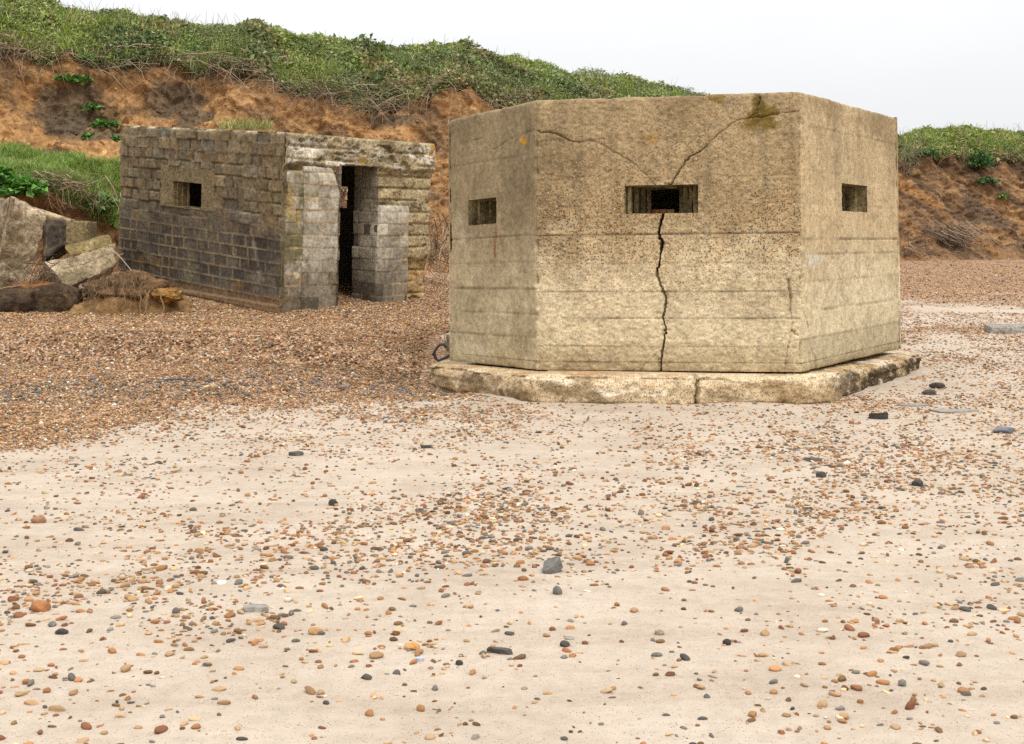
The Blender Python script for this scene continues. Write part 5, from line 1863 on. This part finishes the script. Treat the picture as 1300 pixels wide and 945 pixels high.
twigs('dry_litter', cliff_at(105, 262) + V3(0, -.35, .1), (.5, .15, .14), 110, .5, .007, DRY, 'brown dead stems hanging below the shelf grass above the rubble', 'dead stems', 732, (.5, -.3, -.8), .5, kind='stuff')


# leafy plants, each a thing
def leafy(name, c, rad, n, L, pal, label, cat='plant', hgt=.6, droop=.1, wr=.6):
    d = rng.normal(0, 1, (n, 3)); d /= np.linalg.norm(d, axis=1)[:, None]
    d[:, 2] = np.abs(d[:, 2]) * hgt
    rr = rng.random(n) ** .4
    P = np.asarray(c) + d * np.asarray(rad) * rr[:, None]
    C = gcol(n, pal, [1] * len(pal), .2)
    t = thing(name, np.asarray(c), label, cat)
    V_, Q_, cc = leaves(P, rng.uniform(.6, 1.3, n) * L, rng.uniform(.5, .8, n) * L * wr / .6, C, .6, droop, d * 1.2)
    add('leaves', V_, Q_, M_leaf, t, cc, smooth=False)
    m = MB()
    for k in range(max(6, n // 14)):
        q = P[rng.integers(n)]
        m.tube([np.asarray(c) + (q - c) * s_ + V3(0, 0, .1 * math.sin(s_ * 3.1)) * np.linalg.norm(q - c) for s_ in np.linspace(0, 1, 5)], .01, .005, 4, lin(96, 104, 56))
    m.build('stems', M_twig, t)
    return t


BRI = [lin(88, 132, 56), lin(112, 152, 72), lin(72, 112, 50)]
DKG = [lin(62, 100, 48), lin(48, 82, 40), lin(86, 118, 66)]
leafy('broadleaf_plant', cliff_at(28, 242) + V3(0, -.5, -.05), (.62, .45, .48), 620, .17, BRI, 'bright green broad-leaved plant spreading above the leaning slab at the left', wr=.75)
leafy('broadleaf_plant', cliff_at(4, 226) + V3(0, -.5, 0), (.4, .35, .35), 240, .17, BRI, 'bright green plant cut by the left edge of the photo', wr=.75)
leafy('broadleaf_plant', cliff_at(138, 258) + V3(0, -.45, -.1), (.30, .3, .38), 230, .15, BRI, 'bright green plant hugging the upper left corner of the block pillbox', wr=.75)
for (u, v, r, lab) in ((84, 102, .20, 'small flat green plant, the left one of a pair on bare clay below the scrub'),
                       (102, 105, .30, 'trailing green plant, right one of a pair on bare clay below the scrub'),
                       (108, 77, .26, 'green rosette just under the scrub, above the pair of clay plants'),
                       (130, 79, .14, 'little green sprig under the scrub right of a green rosette'),
                       (135, 160, .34, 'spreading green plant on the clay just left of the block pillbox roof corner'),
                       (120, 138, .18, 'small green plant on the clay just above the spreading one'),
                       (117, 176, .17, 'small green tuft low on the clay above the shelf grass'),
                       (147, 179, .15, 'small green tuft touching the top left corner of the block pillbox')):
    leafy('clay_plant', cliff_at(u, v) + V3(0, -.1, 0), (r, .18, r * .55), int(40 + 260 * r), .12, BRI + DKG[:1], lab)
leafy('clay_bush', cliff_at(1241, 212) + V3(0, -.3, 0), (.48, .4, .62), 520, .14, DKG, 'round dark green bush growing out of the right-hand cliff face', 'bush', hgt=.9)
leafy('clay_bush', cliff_at(1252, 232) + V3(0, -.2, 0), (.38, .3, .3), 150, .13, DKG, 'straggling green growth hanging below the round bush on the right-hand cliff', 'bush', droop=.5)
leafy('clay_bush', cliff_at(1174, 196) + V3(0, -.2, 0), (.5, .3, .3), 190, .13, DKG, 'ragged green plant under the turf edge of the right-hand cliff', 'bush', droop=.4)
leafy('clay_plant', cliff_at(1273, 251) + V3(0, -.1, 0), (.16, .15, .12), 50, .12, BRI, 'tiny bright green plant low on the right-hand cliff')

pb = twigs('grey_shrub', cliff_at(1152, 208) + V3(0, -.25, .1), (.28, .2, .36), 220, .6, .007, [lin(150, 146, 116), lin(120, 122, 84), lin(170, 160, 130)], 'pale grey-green shrub of dry stems right beside the concrete pillbox edge', 'shrub', 741, (.1, -.2, 1), .5)
twigs('brushwood', cliff_at(1212, 303) + V3(0, -.25, .1), (.5, .2, .18), 150, 1.1, .013, [lin(140, 124, 106), lin(104, 90, 76), lin(168, 150, 130)], 'fallen grey brushwood lying on the lower slope of the right-hand cliff', 'brushwood', 742, (1, 0, -.55), .3)
twigs('brushwood', cliff_at(1162, 318) + V3(0, -.3, .0), (.35, .15, .14), 60, .7, .011, DRY, 'dry sticks at the foot of the cliff just right of the concrete pillbox', 'brushwood', 743, (1, 0, -.2), .6)
twigs('brushwood', un(558, 322, 25.5), (.14, .2, .22), 90, .7, .009, DRY, 'tangle of dry stems in the gap between the two pillboxes', 'brushwood', 744, (.2, -.2, -1), .7)

twigs('brushwood', un(432, 250, 26.9), (.25, .12, .25), 120, .7, .010, DRY, 'dry stems seen through the hole in the back wall of the block pillbox', 'brushwood', 745, (.4, 0, -1), .7)

# tuft of grass on the block pillbox roof
nT = 420
c0 = un(312, 164, 21.6)
P = c0 + np.stack([rng.uniform(-.42, .42, nT), rng.uniform(-.1, .1, nT), np.zeros(nT)], -1)
V_, Q_, cc = blades(P, rng.uniform(.08, .3, nT), rng.uniform(.006, .012, nT), gcol(nT, [lin(150, 156, 96), lin(120, 132, 70), lin(176, 164, 120)], [1, 1, 1]), .35)
tag(add('grass_tuft', V_, Q_, M_leaf, cols=cc, smooth=False), 'tuft of pale grass growing on the roof edge of the block pillbox', 'grass tuft')
# ---------------------------------------------------------------- overcast sky, soft sun, camera
W = bpy.data.worlds.new('World'); scene.world = W
W.use_nodes = True
nt = W.node_tree
nt.nodes.clear()
outw = nt.nodes.new('ShaderNodeOutputWorld'); bg = nt.nodes.new('ShaderNodeBackground')
sky = nt.nodes.new('ShaderNodeTexSky'); sky.sky_type = 'NISHITA'; sky.sun_disc = False
EL, AZ = math.radians(52), math.radians(150)      # sun behind the camera, to the right; azimuth clockwise from the view direction
sky.sun_elevation, sky.sun_rotation = EL, AZ
sky.air_density, sky.dust_density = 1.0, 2.0
tc = nt.nodes.new('ShaderNodeTexCoord')
cn = N(nt, 'ShaderNodeTexNoise', Scale=2.2, Detail=6.0, Roughness=.55)
mpw = N(nt, 'ShaderNodeMapping')
mpw.inputs['Scale'].default_value = (1, 1, 3.5)
nt.links.new(tc.outputs['Generated'], mpw.inputs['Vector'])
nt.links.new(mpw.outputs[0], cn.inputs['Vector'])
cloud = ramp(nt, cn.outputs[0], [(.3, (.93, .94, .955)), (.7, (1.02, 1.02, 1.02))])
# an overcast sky is about three times as bright overhead as at the horizon
sx = nt.nodes.new('ShaderNodeSeparateXYZ')
nt.links.new(tc.outputs['Generated'], sx.inputs[0])
grad = math_(nt, 'MULTIPLY', math_(nt, 'ADD', math_(nt, 'MULTIPLY', math_(nt, 'MAXIMUM', sx.outputs[2], 0.0), 2.0), 1.0), 6.4)
vm = nt.nodes.new('ShaderNodeVectorMath'); vm.operation = 'SCALE'
nt.links.new(cloud, vm.inputs[0]); nt.links.new(grad, vm.inputs['Scale'])
nt.links.new(mixc(nt, .94, sky.outputs[0], vm.outputs[0]), bg.inputs['Color'])
bg.inputs['Strength'].default_value = .10
nt.links.new(bg.outputs[0], outw.inputs['Surface'])

sl = bpy.data.lights.new('sun', 'SUN'); sl.energy = 1.5; sl.angle = math.radians(16); sl.color = (1, .96, .9)
so = bpy.data.objects.new('sun', sl); COL.objects.link(so)
dirv = Vector((math.sin(AZ) * math.cos(EL), math.cos(AZ) * math.cos(EL), math.sin(EL)))
so.rotation_euler = dirv.to_track_quat('Z', 'Y').to_euler()
so.location = dirv * 60

cam = bpy.data.cameras.new('camera'); co = bpy.data.objects.new('camera', cam); COL.objects.link(co)
co.location = (0, 0, EZ); co.rotation_euler = (math.pi / 2, 0, 0)
cam.sensor_width = 36; cam.lens = 36 * F / 1300; cam.shift_y = -(472.5 - CV) / 1300
cam.clip_start, cam.clip_end = .05, 2000
scene.camera = co
vs = scene.view_settings
scene.display_settings.display_device = 'sRGB'
vs.view_transform, vs.look, vs.gamma, vs.use_curve_mapping = 'Standard', 'None', 1, False
vs.exposure = .27
scene.cycles.use_denoising = False
scene.cycles.max_bounces = 5
scene.cycles.sample_clamp_indirect = 1.5
